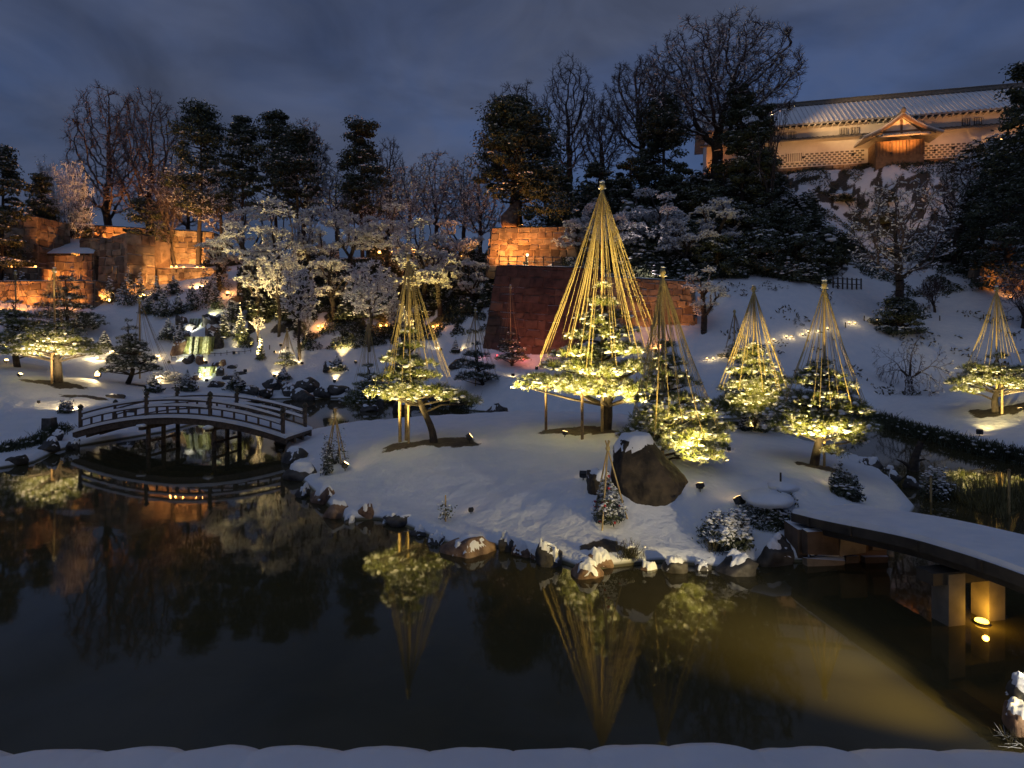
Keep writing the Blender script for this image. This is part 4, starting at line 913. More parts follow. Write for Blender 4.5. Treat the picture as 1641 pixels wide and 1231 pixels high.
def crown_tree(label, px, Y, tpy, wpx, seed, r0=.45, lo=.3, n=900, layers=0, bark='bark', twig='twig', snow=0.0, rmin=.018, sprays=4, group=None, name='bare_tree', dz=0, tl=1.5, lean=0.0, puff=0.0):
    loc = G(px, Y, -.1 + dz); H = zpx(tpy, Y) - loc[2]; W = wpx * Y / FPX; P, par, ch, rr, st = colonize(seed, H, W, lo, n, layers, lean=lean); rg = np.random.default_rng(seed + 1)
    i = np.arange(1, len(P)); P0, P1 = P[par[i]], P[i]; ra, rb = np.maximum(rr[par[i]] * r0, rmin), np.maximum(rr[i] * r0, rmin * .9)
    ra = np.minimum(ra, rb * 1.5)
    t = thing(name, label, 'tree', loc, 0, group); big = rb > r0 * .3; mb = MB(); mb.segs(P0[big], P1[big], ra[big], rb[big], 8); mb.tube([(0, 0, -.5), (0, 0, st * .4)], [r0 * 1.35, r0 * 1.0], 8); mb.obj('trunk', M[bark], t, True)
    mb = MB(); mb.segs(P0[~big], P1[~big], ra[~big], rb[~big], 4)
    src = np.nonzero(rr * r0 < max(rmin * 3.2, r0 * .16))[0]; src = src[src > 0]; k = len(src) * sprays; s_ = np.repeat(src, sprays); d0 = P[s_] - P[par[s_]]; d0 /= np.linalg.norm(d0, axis=1)[:, None] + 1e-9
    d = d0 + rg.normal(size=(k, 3)) * .62 + (0, 0, .12); d /= np.linalg.norm(d, axis=1)[:, None]; a0 = P[s_]; ln = st * tl * (.5 + .8 * rg.random(k)); a1 = a0 + d * ln[:, None] * .5; d2 = d + rg.normal(size=(k, 3)) * .3; d2 /= np.linalg.norm(d2, axis=1)[:, None]; a2 = a1 + d2 * ln[:, None] * .5
    d3 = d + rg.normal(size=(k, 3)) * .7; d3 /= np.linalg.norm(d3, axis=1)[:, None]; a3 = a1 + d3 * ln[:, None] * .45; rt = np.full(k, rmin * .8)
    S0, S1 = np.concatenate([a0, a1, a1]), np.concatenate([a1, a2, a3]); R0_, R1_ = np.concatenate([rt, rt * .8, rt * .8]), np.concatenate([rt * .8, rt * .5, rt * .5]); mb.segs(S0, S1, R0_, R1_, 3); mb.obj('crown', M[twig], t)
    if snow:
        q0, q1, qr = np.concatenate([P0[~big], S0]), np.concatenate([P1[~big], S1]), np.concatenate([rb[~big], R1_]); flat_ = np.abs((q1 - q0)[:, 2]) / (np.linalg.norm(q1 - q0, axis=1) + 1e-9)
        kk = rg.random(len(q0)) < snow * (1.15 - flat_); o = np.array((0, 0, 1.0)); w = (.018 + .03 * rg.random(kk.sum())) * min(1.6, .5 + H / 14.0); up = (qr[kk] * .7 + w * .45)[:, None] * o
        mb = MB(); mb.segs(q0[kk] + up, q1[kk] + up, w, w * .75, 4)
        if puff:
            tp = S1[rg.integers(0, len(S1), int(len(S1) * puff))]; nr = rg.normal(size=tp.shape) * .4 + (0, 0, 1); mb.cards(tp + (0, 0, .03), nr, .06 + .13 * rg.random(len(tp)) ** 2, .05 + .06 * rg.random(len(tp)), rg)
        mb.obj('snow', M['snow_puff'], t)
    return t
def topH(py, loc): return zpx(py, loc[1]) - loc[2]

# ------------------------------------------------------------------ the island: pines under rope cones
YC = G(965, 23.75); H0 = YC[2]
big_pads = cone_pads(1.75, 5.75, 2.35, 11, 7, 7, .95, .33) + [(-3.0, -.3, 1.75, .55), (-2.4, -.6, 1.95, .6), (-2.7, .3, 2.0, .5), (1.3, -1.0, 1.35, .7), (.7, -1.3, 1.65, .6), (-1.3, -1.2, 1.7, .6)]
pine('tallest island pine with stacked snowy pads, under the biggest rope cone', (YC[0] + .1, YC[1] + .25, YC[2]), big_pads, [(.1, .2, -.2), (.25, .2, 1.0), (-.1, .1, 2.6), (.1, 0, 4.2), (0, 0, 5.4)], 1, .2, 62, .19, group='island pines', ls=1.05)
rope_cone('biggest straw rope cone, rising over the tallest pine in the middle of the island', 965, 23.75, 303, 2.5, 2.9, 5.0, 64, 21, YC, .06, .009, inner=.2)
for px, bt, tp_ in ((875, 690, 622), (933, 706, 632)):
    l_ = hit(px, bt); H = topH(tp_, l_); r = thing('prop_post', 'wooden prop post under the tallest pine, %s of two' % ('left' if px < 900 else 'right'), 'post', l_, 0, 'prop posts under the pines')
    mb = MB(); mb.tube([(0, 0, -.3), (0, 0, H)], [.06, .05], 8); mb.obj('upright', M['post'], r, True); mb = MB(); mb.tube([(-.28, 0, H + .02), (.28, .04, H + .03)], .045, 8); mb.obj('crosspiece', M['post'], r, True)
l1 = G(655, 22.7); bx_, by_, bz_ = l1
pads1 = cone_pads(2.05, 4.1, 1.3, 5, 5, 6, .6, .4, -.1) + [(1.75, -.1, 1.75, .62), (2.3, .1, 1.6, .5), (1.2, .2, 1.95, .6), (-.9, -.5, 1.9, .55), (-.2, -.9, 1.85, .6)]
pine('left island pine with a leaning dark trunk, under the second tallest rope cone', l1, pads1, [(.98, -.1, -.2), (.95, -.1, .5), (.55, 0, 1.3), (.1, 0, 2.3), (0, 0, 3.8)], 2, .15, 66, .17, group='island pines', snow=.42)
rope_cone('slender straw rope cone over the left island pine, nearest the arched bridge', 655, 22.7, 418, 1.3, 2.4, 4.0, 36, 22, l1, .045, .0075, inner=.25, off=(.3, 0))
for px in (641, 651):
    l_ = hit(px, 709 if px < 645 else 706); H = topH(600, l_); r = thing('prop_post', 'pale bamboo pole, %s of the pair under the left island pine' % ('left' if px < 645 else 'right'), 'post', l_, 0, 'prop posts under the pines')
    mb = MB(); mb.tube([(0, 0, -.3), (0, 0, H)], [.07, .06], 10); mb.obj('upright', M['bamboo'], r, True)
    mb = MB(); mb.tube([(0, 0, H * .45), (0, 0, H * .45 + .05)], [.075, .075], 10); mb.tube([(0, 0, H * .75), (0, 0, H * .75 + .05)], .072, 10); mb.obj('binding', M['post'], r, True)
l2 = G(1068, 18.2)
pads2 = cone_pads(.75, 3.4, 1.35, 15, 6, 7, .85, .4, .25) + [(1.05, -.6, .75, .55), (1.3, -.2, .45, .5), (.8, -.9, .3, .55), (.55, -.5, .55, .5), (-.75, -.4, 1.05, .5)]
pine('brightest lit right island pine whose low boughs spread beside the big boulder', l2, pads2, [(-.3, .2, -.2), (-.25, .1, .8), (.1, .05, 1.7), (0, 0, 3.1)], 3, .13, 70, .155, group='island pines', snow=.5)
rope_cone('straw rope cone over the right island pine behind the big boulder', 1062, 18.2, 443, 1.35, 1.0, 3.0, 34, 23, (px2(1062, 18.2), 18.2, l2[2]), .045, .009, inner=.25, off=(.35, 0))
rope_cone('small inner straw rope cone with its tip below and left of the right one', 1056, 18.9, 490, .75, 2.5, 3.2, 18, 24, None, .035, .008, inner=.4)
l3 = G(1208, 28)
pine('pine at the back right of the island under the rope cone left of its neighbour', l3, cone_pads(.9, 4.1, 1.75, 25, 8, 8, .75, .36), [(.1, 0, -.2), (.1, 0, 1.5), (0, 0, 3.9)], 4, .15, 52, .18, group='island pines', snow=.5)
rope_cone('straw rope cone at the back right of the island, left of the pair', 1208, 28, 467, 1.55, 2.0, 4.0, 34, 25, l3, .055, .011, inner=.3)
l4 = G(1318, 20.6)
pads4 = cone_pads(1.55, 3.4, 1.4, 35, 6, 8, .6, .42) + [(-1.4, .1, 1.35, .5), (.9, -.2, .95, .45), (-1.1, -.4, 1.7, .5), (.5, -.6, 1.45, .6), (.25, -.3, .55, .35), (-.2, -.7, 1.6, .55)]
pine('leaning trunk pine at the right edge of the island by the stream', l4, pads4, [(-.45, -.2, -.3), (-.3, -.15, .5), (-.05, 0, 1.2), (-.15, 0, 2.0), (0, 0, 3.2)], 5, .15, 66, .165, group='island pines', snow=.45)
rope_cone('straw rope cone over the leaning pine at the right edge of the island', 1320, 20.6, 462, 1.25, 2.3, 3.3, 30, 26, (px2(1321, 20.6), 20.6, l4[2]), .045, .009, inner=.4)
l5 = G(1600, 33)
pads5 = cone_pads(1.55, 2.9, 2.0, 45, 3, 8, .5, .4) + [(-1.9, -.1, 1.15, .6), (1.4, 0, 1.3, .6)]
pine('broad flat topped pine on the mound beyond the stream at the right edge', l5, pads5, [(-.1, 0, -.3), (-.25, 0, .7), (.1, 0, 1.5), (0, 0, 2.7)], 6, .17, 52, .19, snow=.45)
rope_cone('straw rope cone over the flat topped pine at the right edge', 1596, 33, 467, 1.35, 2.6, 3.4, 24, 27, (px2(1597, 33), 33, l5[2]), .05, .012, inner=.4)
l_ = (px2(1606, 32.4), 32.4, gz(px2(1606, 32.4), 32.4)); r = thing('prop_post', 'pale pole standing under the flat topped pine at the right edge', 'post', l_); mb = MB(); mb.tube([(0, 0, -.3), (0, 0, 2.6)], .06, 8); mb.obj('upright', M['bamboo'], r, True)
mb = MB(); mb.tube([(-.2, .05, 2.62), (.2, .05, 2.62)], .04, 8); mb.obj('crosspiece', M['bamboo'], r, True)

# pines on the left bank and beyond
l6 = G(92, 40); pine('umbrella shaped pine with a thick trunk standing on the left bank', l6, cone_pads(2.05, 3.7, 2.2, 55, 4, 8, .5, .38) + [(1.9, 0, 1.9, .6), (-1.9, -.2, 1.9, .7)], [(.1, 0, -.3), (.05, 0, 1.2), (-.1, 0, 2.2), (0, 0, 3.5)], 7, .24, 42, .2, group='left bank pines', snow=.5)
rope_cone('faint tall rope cone over the umbrella shaped pine on the left bank', 87, 40.3, 436, 1.9, 3.0, 4.0, 22, 28, None, .06, .010, inner=.4, mat='post')
l_ = G(83, 39.4); r = thing('prop_post', 'short post beside the trunk of the umbrella shaped pine', 'post', l_); mb = MB(); mb.tube([(0, 0, -.3), (0, 0, 2.0)], .07, 8); mb.obj('upright', M['post'], r, True); mb = MB(); mb.tube([(-.25, 0, 2.0), (.25, 0, 2.0)], .05, 8); mb.obj('crosspiece', M['post'], r, True)
l7 = G(22, 43.5); pine('orange limbed pine cut off by the left edge of the photo', l7, cone_pads(1.5, 4.6, 2.3, 65, 5, 8, .6, .36), [(.3, 0, -.3), (0, 0, 1.5), (.3, 0, 2.6), (0, 0, 4.3)], 8, .2, 40, .2, group='left bank pines', snow=.5)
rope_cone('faint rope cone over the pine at the left edge', 25, 43.8, 440, 1.8, 3.4, 4.6, 18, 29, None, .05, .010, inner=.4, mat='post')
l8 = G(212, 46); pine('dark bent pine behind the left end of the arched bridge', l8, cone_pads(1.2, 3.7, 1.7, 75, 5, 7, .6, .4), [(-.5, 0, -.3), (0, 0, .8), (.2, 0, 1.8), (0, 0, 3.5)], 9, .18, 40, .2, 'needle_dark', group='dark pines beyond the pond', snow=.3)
rope_cone('dim rope cone planted in the snow right of the dark bent pine', 224, 50, 482, 1.7, .3, 2.0, 18, 30, None, .07, .009, inner=.5, mat='post', off=(1.2, 0))
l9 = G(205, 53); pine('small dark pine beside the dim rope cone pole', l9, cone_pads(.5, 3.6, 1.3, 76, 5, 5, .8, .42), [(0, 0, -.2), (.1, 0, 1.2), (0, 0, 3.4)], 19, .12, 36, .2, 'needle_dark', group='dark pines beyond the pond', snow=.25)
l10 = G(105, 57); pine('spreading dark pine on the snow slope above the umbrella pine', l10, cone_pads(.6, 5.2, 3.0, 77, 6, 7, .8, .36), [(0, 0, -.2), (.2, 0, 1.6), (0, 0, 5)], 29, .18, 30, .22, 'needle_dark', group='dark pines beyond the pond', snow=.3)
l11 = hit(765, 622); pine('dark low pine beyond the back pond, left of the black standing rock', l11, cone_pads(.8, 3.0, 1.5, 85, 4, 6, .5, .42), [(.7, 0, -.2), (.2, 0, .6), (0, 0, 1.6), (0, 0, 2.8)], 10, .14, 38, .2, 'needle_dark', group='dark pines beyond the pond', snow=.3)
rope_cone('dim rope cone over the dark low pine left of the black standing rock', 762, l11[1] + .3, 500, 1.6, .9, 2.5, 18, 31, None, .05, .010, inner=.4, mat='post')
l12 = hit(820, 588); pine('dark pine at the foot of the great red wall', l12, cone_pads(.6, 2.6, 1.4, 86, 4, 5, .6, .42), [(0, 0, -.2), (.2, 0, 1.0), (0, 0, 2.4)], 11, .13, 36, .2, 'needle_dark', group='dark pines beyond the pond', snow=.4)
rope_cone('dim rope cone against the foot of the great red wall', 818, l12[1] + .3, 462, 1.0, 2.2, 3.0, 12, 32, None, .05, .010, inner=.4, mat='post')
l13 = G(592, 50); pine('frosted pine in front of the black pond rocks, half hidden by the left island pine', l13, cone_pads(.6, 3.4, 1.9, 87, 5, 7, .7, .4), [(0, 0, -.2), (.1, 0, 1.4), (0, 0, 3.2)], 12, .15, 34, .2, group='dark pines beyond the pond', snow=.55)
rope_cone('pale rope cone over the frosted pine half hidden by the left island pine', 590, 50.2, 517, 1.2, 2.0, 3.5, 16, 33, None, .045, .012, inner=.4)
l14 = hit(460, 588); pine('small golden lit pine on the far snow slope', l14, cone_pads(.35, 1.6, .85, 88, 4, 6, .7, .42), [(0, 0, -.2), (0, 0, .7), (0, 0, 1.5)], 13, .07, 60, .14, snow=.75)
rope_cone('small golden rope cone over the lit pine on the far snow slope', 460, l14[1], 530, .7, 1.0, 1.7, 14, 34, l14, .035, .014, inner=.4)
rope_cone('dim distant rope cone left of the back right island pine', 1177, 44, 502, 1.0, .6, 1.6, 14, 35, None, .05, .010, inner=.4, mat='post')
l15 = G(1177, 44); pine('dim small pine left of and behind the back right island pine', l15, cone_pads(.3, 1.2, 1.0, 89, 3, 5, .6, .45), [(0, 0, -.2), (0, 0, .6), (0, 0, 1.1)], 14, .08, 36, .18, 'needle_dark', snow=.4)

# ------------------------------------------------------------------ island boulder and small plants
def boulder():
    l_ = hit(1050, 808); X, Y, z = l_; sc_ = Y / FPX
    import bmesh
    prof = [(-64, 0, 20, 0), (-56, -40, 14, 0), (-10, -62, 6, 0), (34, -50, 10, 0), (64, -16, 8, 0), (67, 8, 10, 0), (44, 44, 14, 0), (-30, 48, 18, 0),
            (-60, -4, 58, 1), (-50, -34, 52, 1), (-12, -44, 56, 1), (14, -32, 52, 1), (48, -8, 30, 1), (36, 28, 40, 1), (-34, 36, 60, 1),
            (-52, -8, 78, 2), (-42, -28, 78, 2), (-12, -32, 82, 2), (2, -16, 80, 2), (4, 12, 80, 2), (-30, 18, 84, 2), (24, -8, 56, 2),
            (-60, 0, -30, 3), (-30, -60, -30, 3), (30, -58, -30, 3), (66, 0, -30, 3), (30, 50, -30, 3), (-40, 50, -30, 3)]
    bm = bmesh.new()
    for x, y, zz, _ in prof: bm.verts.new((x * sc_, y * sc_, zz * sc_))
    bmesh.ops.convex_hull(bm, input=bm.verts); bmesh.ops.triangulate(bm, faces=bm.faces)
    for it_ in range(4):
        bmesh.ops.subdivide_edges(bm, edges=bm.edges, cuts=1, use_grid_fill=True); bmesh.ops.smooth_vert(bm, verts=bm.verts, factor=(0, 0, .1, .4)[it_], use_axis_x=True, use_axis_y=True, use_axis_z=True); bmesh.ops.triangulate(bm, faces=bm.faces)
    bm.verts.ensure_lookup_table(); bm.verts.index_update(); V = np.array([v.co[:] for v in bm.verts]); F = np.array([[v.index for v in f.verts] for f in bm.faces]); bm.free()
    V += (V - V.mean(0)) * (fbm(V * 1.7 + 4, 5) * .13 + np.abs(fbm(V * 2.6 + 9, 4)) * -.16 + fbm(V * 6, 3) * .05)[:, None]
    r = thing('boulder', 'huge dark brown boulder with a snow cap, right of centre on the island', 'rock', (X, Y + .9, gz(X, Y + .9) - .12)); mb = MB(); mb.add(V, F); mb.obj('stone', M['boulder'], r, True)
    W, f = snow_on(V, F, .72, .2, 8); mb = MB(); mb.add(W, f); mb.obj('snow_cap', M['snow'], r, True)
boulder()
l_ = hit(958, 795); rock(l_[0], l_[1] + .3, .95, .8, .85, 'smaller dark rock leaning against the left of the huge boulder', 'boulder', 77, .5, .08)
def tripod(label, px, py, tip_py, foot, seed, n=3, rr=.022, a0=.4):
    l_ = hit(px, py); H = topH(tip_py, l_); r = thing('bamboo_tripod', label, 'snow guard', l_, 0, 'bamboo tripods over shrubs')
    for k in range(n):
        a_ = a0 + k * 6.283 / n; f = np.array((foot * math.cos(a_), foot * math.sin(a_), -.1)); t_ = np.array((-.06 * math.cos(a_), -.06 * math.sin(a_), H)); mb = MB(); mb.tube([f, (f + t_) / 2, t_], rr, 7); mb.obj('leg', M['bamboo'], r, True)
    mb = MB(); mb.lathe([(.05, -.05), (.06, 0), (.05, .05)], (0, 0, H * .9), 8); mb.obj('binding', M['straw'], r, True); return l_
l_ = tripod('bamboo tripod over the red flowered shrub in front of the huge boulder', 974, 835, 706, .55, 1, a0=.1)
shrub('snowy shrub with a few red blooms under the bamboo tripod by the boulder', l_, .8, .95, 31, .6, 'leaf', leaf=.05, n=2200, flowers=16, name='flowering_shrub')
l_ = tripod('bamboo tripod over a thin shrub near the right end of the arched bridge', 537, 746, 655, .5, 2, 4, .025, a0=.8)
shrub('thin twiggy shrub inside the bamboo tripod near the arched bridge', l_, 1.1, 1.3, 32, .3, 'leaf', leaf=.05, n=420, name='thin_shrub')
l_ = hit(524, 762); shrub('narrow dark green shrub just left of the bamboo tripod near the bridge', l_, .42, 1.3, 33, .3, 'leaf', leaf=.05, n=700, name='narrow_shrub')
l_ = hit(714, 836); r = thing('plant_stake', 'short bamboo stake with a small snowy plant by the shore', 'stake', l_); mb = MB(); mb.tube([(0, 0, -.1), (0, 0, .72)], .022, 7); mb.obj('stake', M['bamboo'], r, True)
mb = MB(); rg = np.random.default_rng(2); q = rg.normal(size=(120, 3)) * np.array((.1, .1, .1)) + (0, 0, .28); mb.cards(q, rg.normal(size=(120, 3)) + (0, 0, .5), .04, .02, rg); mb.obj('leaves', M['leaf'], r); mb = MB(); mb.lumps(q[:16] + (0, 0, .04), .04, .5, rg); mb.obj('snow', M['snow_puff'], r, True)
l_ = hit(1168, 872); shrub('layered dark shrub piled with snow at the front right of the island', l_, 1.2, .78, 34, .8, 'leaf', leaf=.06, n=3000)
l_ = hit(1243, 858); shrub('clipped dark dome shrub under a thick snow cap beside the flat bridge', (l_[0], l_[1] + .5, l_[2]), 1.35, .72, 35, .25, 'leaf', leaf=.05, n=4200, name='clipped_shrub')
sV, sF = ico(3); sV = sV * np.array((.62, .6, .2)) * (1 + fbm(sV * 2 + 3, 3) * .5)[:, None]; l2_ = hit(1243, 858); o = rock  # snow pillow on the clipped shrub
p = [o_ for o_ in sc.objects if o_.get('label', '').startswith('clipped dark dome')][0]; mb = MB(); mb.add(sV + (0, 0, .7), sF); mb.obj('snow_cap', M['snow'], p, True)
l_ = hit(1254, 812); shrub('little snow capped shrub with a dark stake, behind the clipped dome shrub', l_, .75, .42, 36, .5, 'leaf', leaf=.05, n=900, name='low_shrub')
p = [o_ for o_ in sc.objects if o_.get('label', '').startswith('little snow capped')][0]; mb = MB(); mb.add(ico(3)[0] * np.array((.38, .36, .13)) * (1 + fbm(ico(3)[0] * 2 + 7, 3) * .5)[:, None] + (0, 0, .42), ico(3)[1]); mb.obj('snow_cap', M['snow'], p, True); mb = MB(); mb.tube([(-.05, 0, .2), (-.05, 0, .8)], .025, 6); mb.obj('stake', M['bark'], p)
l_ = hit(1345, 795); shrub('taller left one of two dark shrubs below the leaning pine', l_, .5, 1.0, 37, .3, 'leaf', leaf=.055, n=1100, name='narrow_shrub')
l_ = hit(1364, 800); shrub('rounder right one of two dark shrubs below the leaning pine', l_, .7, .75, 38, .25, 'leaf', leaf=.06, n=1500, name='round_shrub')
for px, py, w_, h_, lb_ in ((1195, 690, .7, .7, 'small dark shrub at the foot of the back right island pine'), (1222, 692, .6, .6, 'little dark shrub right of the small lamp at the back of the island'), (480, 700, .9, .5, 'frosted low shrub at the right end of the arched bridge'),
                          (105, 662, .9, .75, 'rounded shrub lit from behind at the left end of the arched bridge'), (1500, 800, .8, .9, 'bushy shrub with snow beside the reeds right of the island')):
    l_ = hit(px, py); shrub(lb_, l_, w_, h_, px, .5, 'leaf', leaf=.06, n=900)
# shore rocks along the island's front, from the arched bridge round to the flat bridge
SR = [(452, 712, 46, 24, 'd'), (466, 742, 52, 34, 'd'), (484, 770, 60, 32, 'd'), (482, 797, 28, 22, 'd'), (516, 806, 50, 34, 'b'), (538, 830, 52, 27, 'b'), (588, 832, 36, 38, 'b'), (560, 838, 26, 14, 'd'), (638, 842, 70, 22, 'd'), (672, 858, 34, 16, 'd'),
      (700, 872, 36, 20, 'd'), (750, 890, 98, 34, 'b'), (811, 884, 28, 36, 'd'), (838, 892, 34, 30, 'b'), (858, 897, 26, 18, 'b'), (885, 908, 58, 44, 'd'), (943, 927, 52, 38, 'b'), (966, 911, 48, 34, 'b'), (1012, 910, 28, 28, 'g'), (1040, 914, 34, 18, 'b'), (1084, 919, 46, 32, 'd'),
      (1128, 915, 38, 20, 'd'), (1155, 905, 26, 24, 'g'), (1190, 924, 72, 40, 'd'), (1252, 908, 76, 54, 'd'), (1300, 900, 30, 30, 'd')]
ORD = ['first', 'second', 'third', 'fourth', 'fifth', 'sixth', 'seventh', 'eighth', 'ninth', 'tenth', 'eleventh', 'twelfth', 'thirteenth', 'fourteenth', 'fifteenth', 'sixteenth', 'seventeenth', 'eighteenth', 'nineteenth', 'twentieth', 'twenty-first', 'twenty-second', 'twenty-third', 'twenty-fourth', 'twenty-fifth', 'twenty-sixth', 'twenty-seventh', 'twenty-eighth', 'twenty-ninth', 'thirtieth']
SPECIAL = {6: 'round reddish boulder among the island shore rocks near the plant stake', 11: 'broad flat reddish slab on the island shore below the plant stake', 16: 'block shaped brown rock jutting furthest into the pond in front of the island', 24: 'large dark rock with a thick snow top beside the flat bridge', 12: 'dark pointed rock right of the broad flat reddish slab'}
k_ = 0
for i, (px, py, w_, h_, kd) in enumerate(SR):
    X, Y = wpt(px, py); sc_ = Y / FPX
    if kd == 'g':
        rg = np.random.default_rng(i); n = 260; q = rg.normal(size=(n, 3)) * np.array((w_ * sc_ * .3, .12, .01)); q[:, 2] = .02; r = thing('grass_clump', 'tuft of dry grass between the island shore rocks, %s' % ('below the boulder' if px < 1100 else 'left of the layered snowy shrub'), 'plant', (X, Y + .3, max(.1, gz(X, Y + .3) - .05)), 0, 'grass tufts on the shore')
        d = rg.normal(size=(n, 3)) * .45 + (0, -.25, .8); mb = MB(); mb.blades(q, d, .15 + .28 * rg.random(n), .008, rg); mb.obj('blades', M['grass'], r); mb = MB(); mb.lumps(q[:14] + (0, .02, .25), .06, .5, rg); mb.obj('snow', M['snow_puff'], r, True); continue
    lb_ = SPECIAL.get(i, 'snow topped shore rock on the island front, %s from the arched bridge' % ORD[i])
    rock(X, Y + w_ * sc_ * .22, w_ * sc_ * 1.05, w_ * sc_ * .75, h_ * sc_ * 1.12, lb_, 'rock_brown' if kd == 'b' else 'rock_dark', 100 + i, .5, .09, z=-.08, group='island shore rocks', name='shore_rock')
# rocks round the back pond
BR = [(398, 634, 40, 16), (425, 640, 30, 14), (436, 628, 36, 18), (462, 634, 34, 18), (455, 618, 26, 9), (484, 642, 40, 18), (492, 630, 40, 24), (515, 638, 30, 16), (540, 636, 36, 14), (560, 642, 26, 10), (575, 636, 30, 16), (600, 640, 34, 12), (622, 643, 40, 14), (670, 652, 44, 14),
      (700, 648, 40, 18), (735, 650, 50, 22), (380, 622, 30, 12)]
for i, (px, py, w_, h_) in enumerate(BR):
    l_ = hit(px, py); sc_ = l_[1] / FPX
    rock(l_[0], l_[1] + .2, w_ * sc_ * 1.05, w_ * sc_ * .7, h_ * sc_ * 1.4, 'black rock on the far edge of the back pond, %s from the left' % ORD[i] if i < 16 else 'black rock nearest the foot of the cascade on the back pond edge', 'rock_dark', 200 + i, .62, .07, group='back pond rocks', name='pond_rock', z=l_[2] - .1)
for px, py, w_, h_, lb_, nm in ((528, 602, 40, 16, 'broad black rock topped by a dark shrub on the far snow slope', 'rock'), (645, 662, 36, 26, 'snow capped rock at the back of the island, left of the leaning pine trunk', 'rock'), (735, 592, 36, 16, 'dark flat rock on the far snow left of the low pine', 'rock'),
                          (365, 610, 26, 9, 'small black rock right of the cascade foot', 'rock'), (385, 602, 24, 7, 'flat black stone right of the cascade', 'rock'), (372, 592, 20, 8, 'little black stone nearest the cascade pool', 'rock'), (590, 660, 34, 12, 'low rocks in the back pond beside the bamboo tripod', 'rock'), (410, 645, 30, 11, 'black stone at the far right end of the arched bridge', 'rock'),
                          (75, 722, 46, 16, 'dark flat rock at the water under the left end of the arched bridge', 'rock'), (85, 708, 26, 15, 'rounded snow topped stone by the left end of the arched bridge', 'rock'), (20, 745, 40, 14, 'low dark stones at the left edge of the pond', 'rock'), (115, 722, 24, 18, 'brown stone holding up the left end of the arched bridge', 'rock'),
                          (200, 660, 30, 12, 'dark snowy rock behind the left half of the arched bridge', 'rock'), (180, 640, 30, 8, 'low dark rock in the snow of the left bank', 'rock'), (1175, 668, 46, 20, 'dark rock in front of the back right island pine', 'rock'), (1245, 668, 50, 22, 'dark rock under the right of the back right island pine', 'rock'), (1140, 664, 34, 16, 'dark stone left of the back right island pine', 'rock'),
                          (1400, 748, 40, 16, 'snow topped stone at the stream, below the leaning pine', 'rock'), (1438, 772, 36, 14, 'snow topped stone beside the stream, halfway to the reeds', 'rock'), (1465, 785, 32, 20, 'snow topped stone beside the bushy shrub at the reeds', 'rock'), (1430, 755, 20, 10, 'little dark stone lit by a small lamp on the stream edge', 'rock')):
    l_ = hit(px, py); sc_ = l_[1] / FPX; rock(l_[0], l_[1] + .2, w_ * sc_, w_ * sc_ * .7, h_ * sc_ * 1.35, lb_, 'rock_dark', px + py, .55, .08, z=l_[2] - .08, name=nm)
# black standing rocks behind the island
for px, py, w_, h_, lb_ in ((805, 662, 62, 50, 'big black upright rock with a snow cap behind the island'), (850, 658, 70, 36, 'wide black rock right of the upright one behind the island'), (905, 660, 70, 26, 'low black rock behind the foot of the tallest pine'), (610, 655, 22, 40, 'black upright stone in the back pond, left of the island pine')):
    Y = 37.0 if px > 700 else 45.0; X = px2(px, Y); sc_ = Y / FPX; rock(X, Y, w_ * sc_, w_ * sc_ * .7, (h_ + 18) * sc_ * 1.1, lb_, 'rock_dark', px, .6, .1, z=min(.1, gz(X, Y)) - .1, name='standing_rock')
# stone post on left bank
l_ = hit(79, 690); r = thing('stone_post', 'short square stone post on the left bank before the bridge', 'post', l_); mb = MB(); mb.box((0, 0, .3), (.5, .45, .7), taper=.93); mb.obj('shaft', M['rock_dark'], r); mb = MB(); mb.box((0, 0, .68), (.4, .36, .07), taper=.8); mb.obj('snow_cap', M['snow'], r)

# dark clipped edging along the banks, a plank, reeds
def edging(label, pts, h, seed, n, wdt=.22, mat='leaf_low'):
    P = np.array(pts, float); sg = np.hypot(*np.diff(P, axis=0).T); cs = np.concatenate([[0], np.cumsum(sg)]); rg = np.random.default_rng(seed); s = rg.random(n) * cs[-1]
    q = np.column_stack([np.interp(s, cs, P[:, 0]), np.interp(s, cs, P[:, 1])]) + rg.normal(size=(n, 2)) * wdt
    z = np.maximum(ground(q)[0], .02); o0 = (*P[0], 0); r = thing('edging_hedge', label, 'hedge', o0)
    d = rg.normal(size=(n, 3)) * .5 + (0, 0, .8); Q = np.column_stack([q, z]) - o0; mb = MB(); mb.blades(Q, d, h * (.5 + .8 * rg.random(n)), h * .05, rg); mb.obj('foliage', M[mat], r)
    k = rg.random(n) < .012; mb = MB(); mb.lumps(Q[k] + (0, 0, h * .6), .05 + .06 * rg.random(k.sum()), .5, rg); mb.obj('snow', M['snow_puff'], r, True)
edging('long dark low hedge along the water at the right, below the snowy mound', [(23.2, 39.6), (22.5, 36.8), (21.7, 32), (21.3, 27.7), (21.3, 24), (22, 20)], .42, 3, 9000, .22)
edging('dark low edging plants along the left shore beside the bridge', [wpt(0, 735), wpt(50, 722), wpt(100, 703)], .35, 4, 2600, .2)
edging('dark low edging plants on the far edge of the back pond', [(-14, 51.3), (-9, 50.6), (-7, 47), (-3, 43)], .5, 5, 4200, .25)
rg = np.random.default_rng(8); n = 3600; q = np.column_stack([rg.uniform(14.2, 19.0, n), rg.uniform(17.2, 20.4, n)]); zz, ss_ = ground(q); kk = (ss_ < .3) & (fbm(np.column_stack([q * .9, q[:, 0] * 0]), 3) > -.06); q = q[kk]; n = len(q)
mb = MB(); mb.blades(np.column_stack([q, np.full(n, -.1)]), rg.normal(size=(n, 3)) * .28 + (0, 0, 1), .3 + .5 * rg.random(n), .014, rg); o = mb.obj('reeds', M['reed']); tag(o, 'bed of dry reeds in the water past the flat bridge', 'reeds'); o['kind'] = 'stuff'
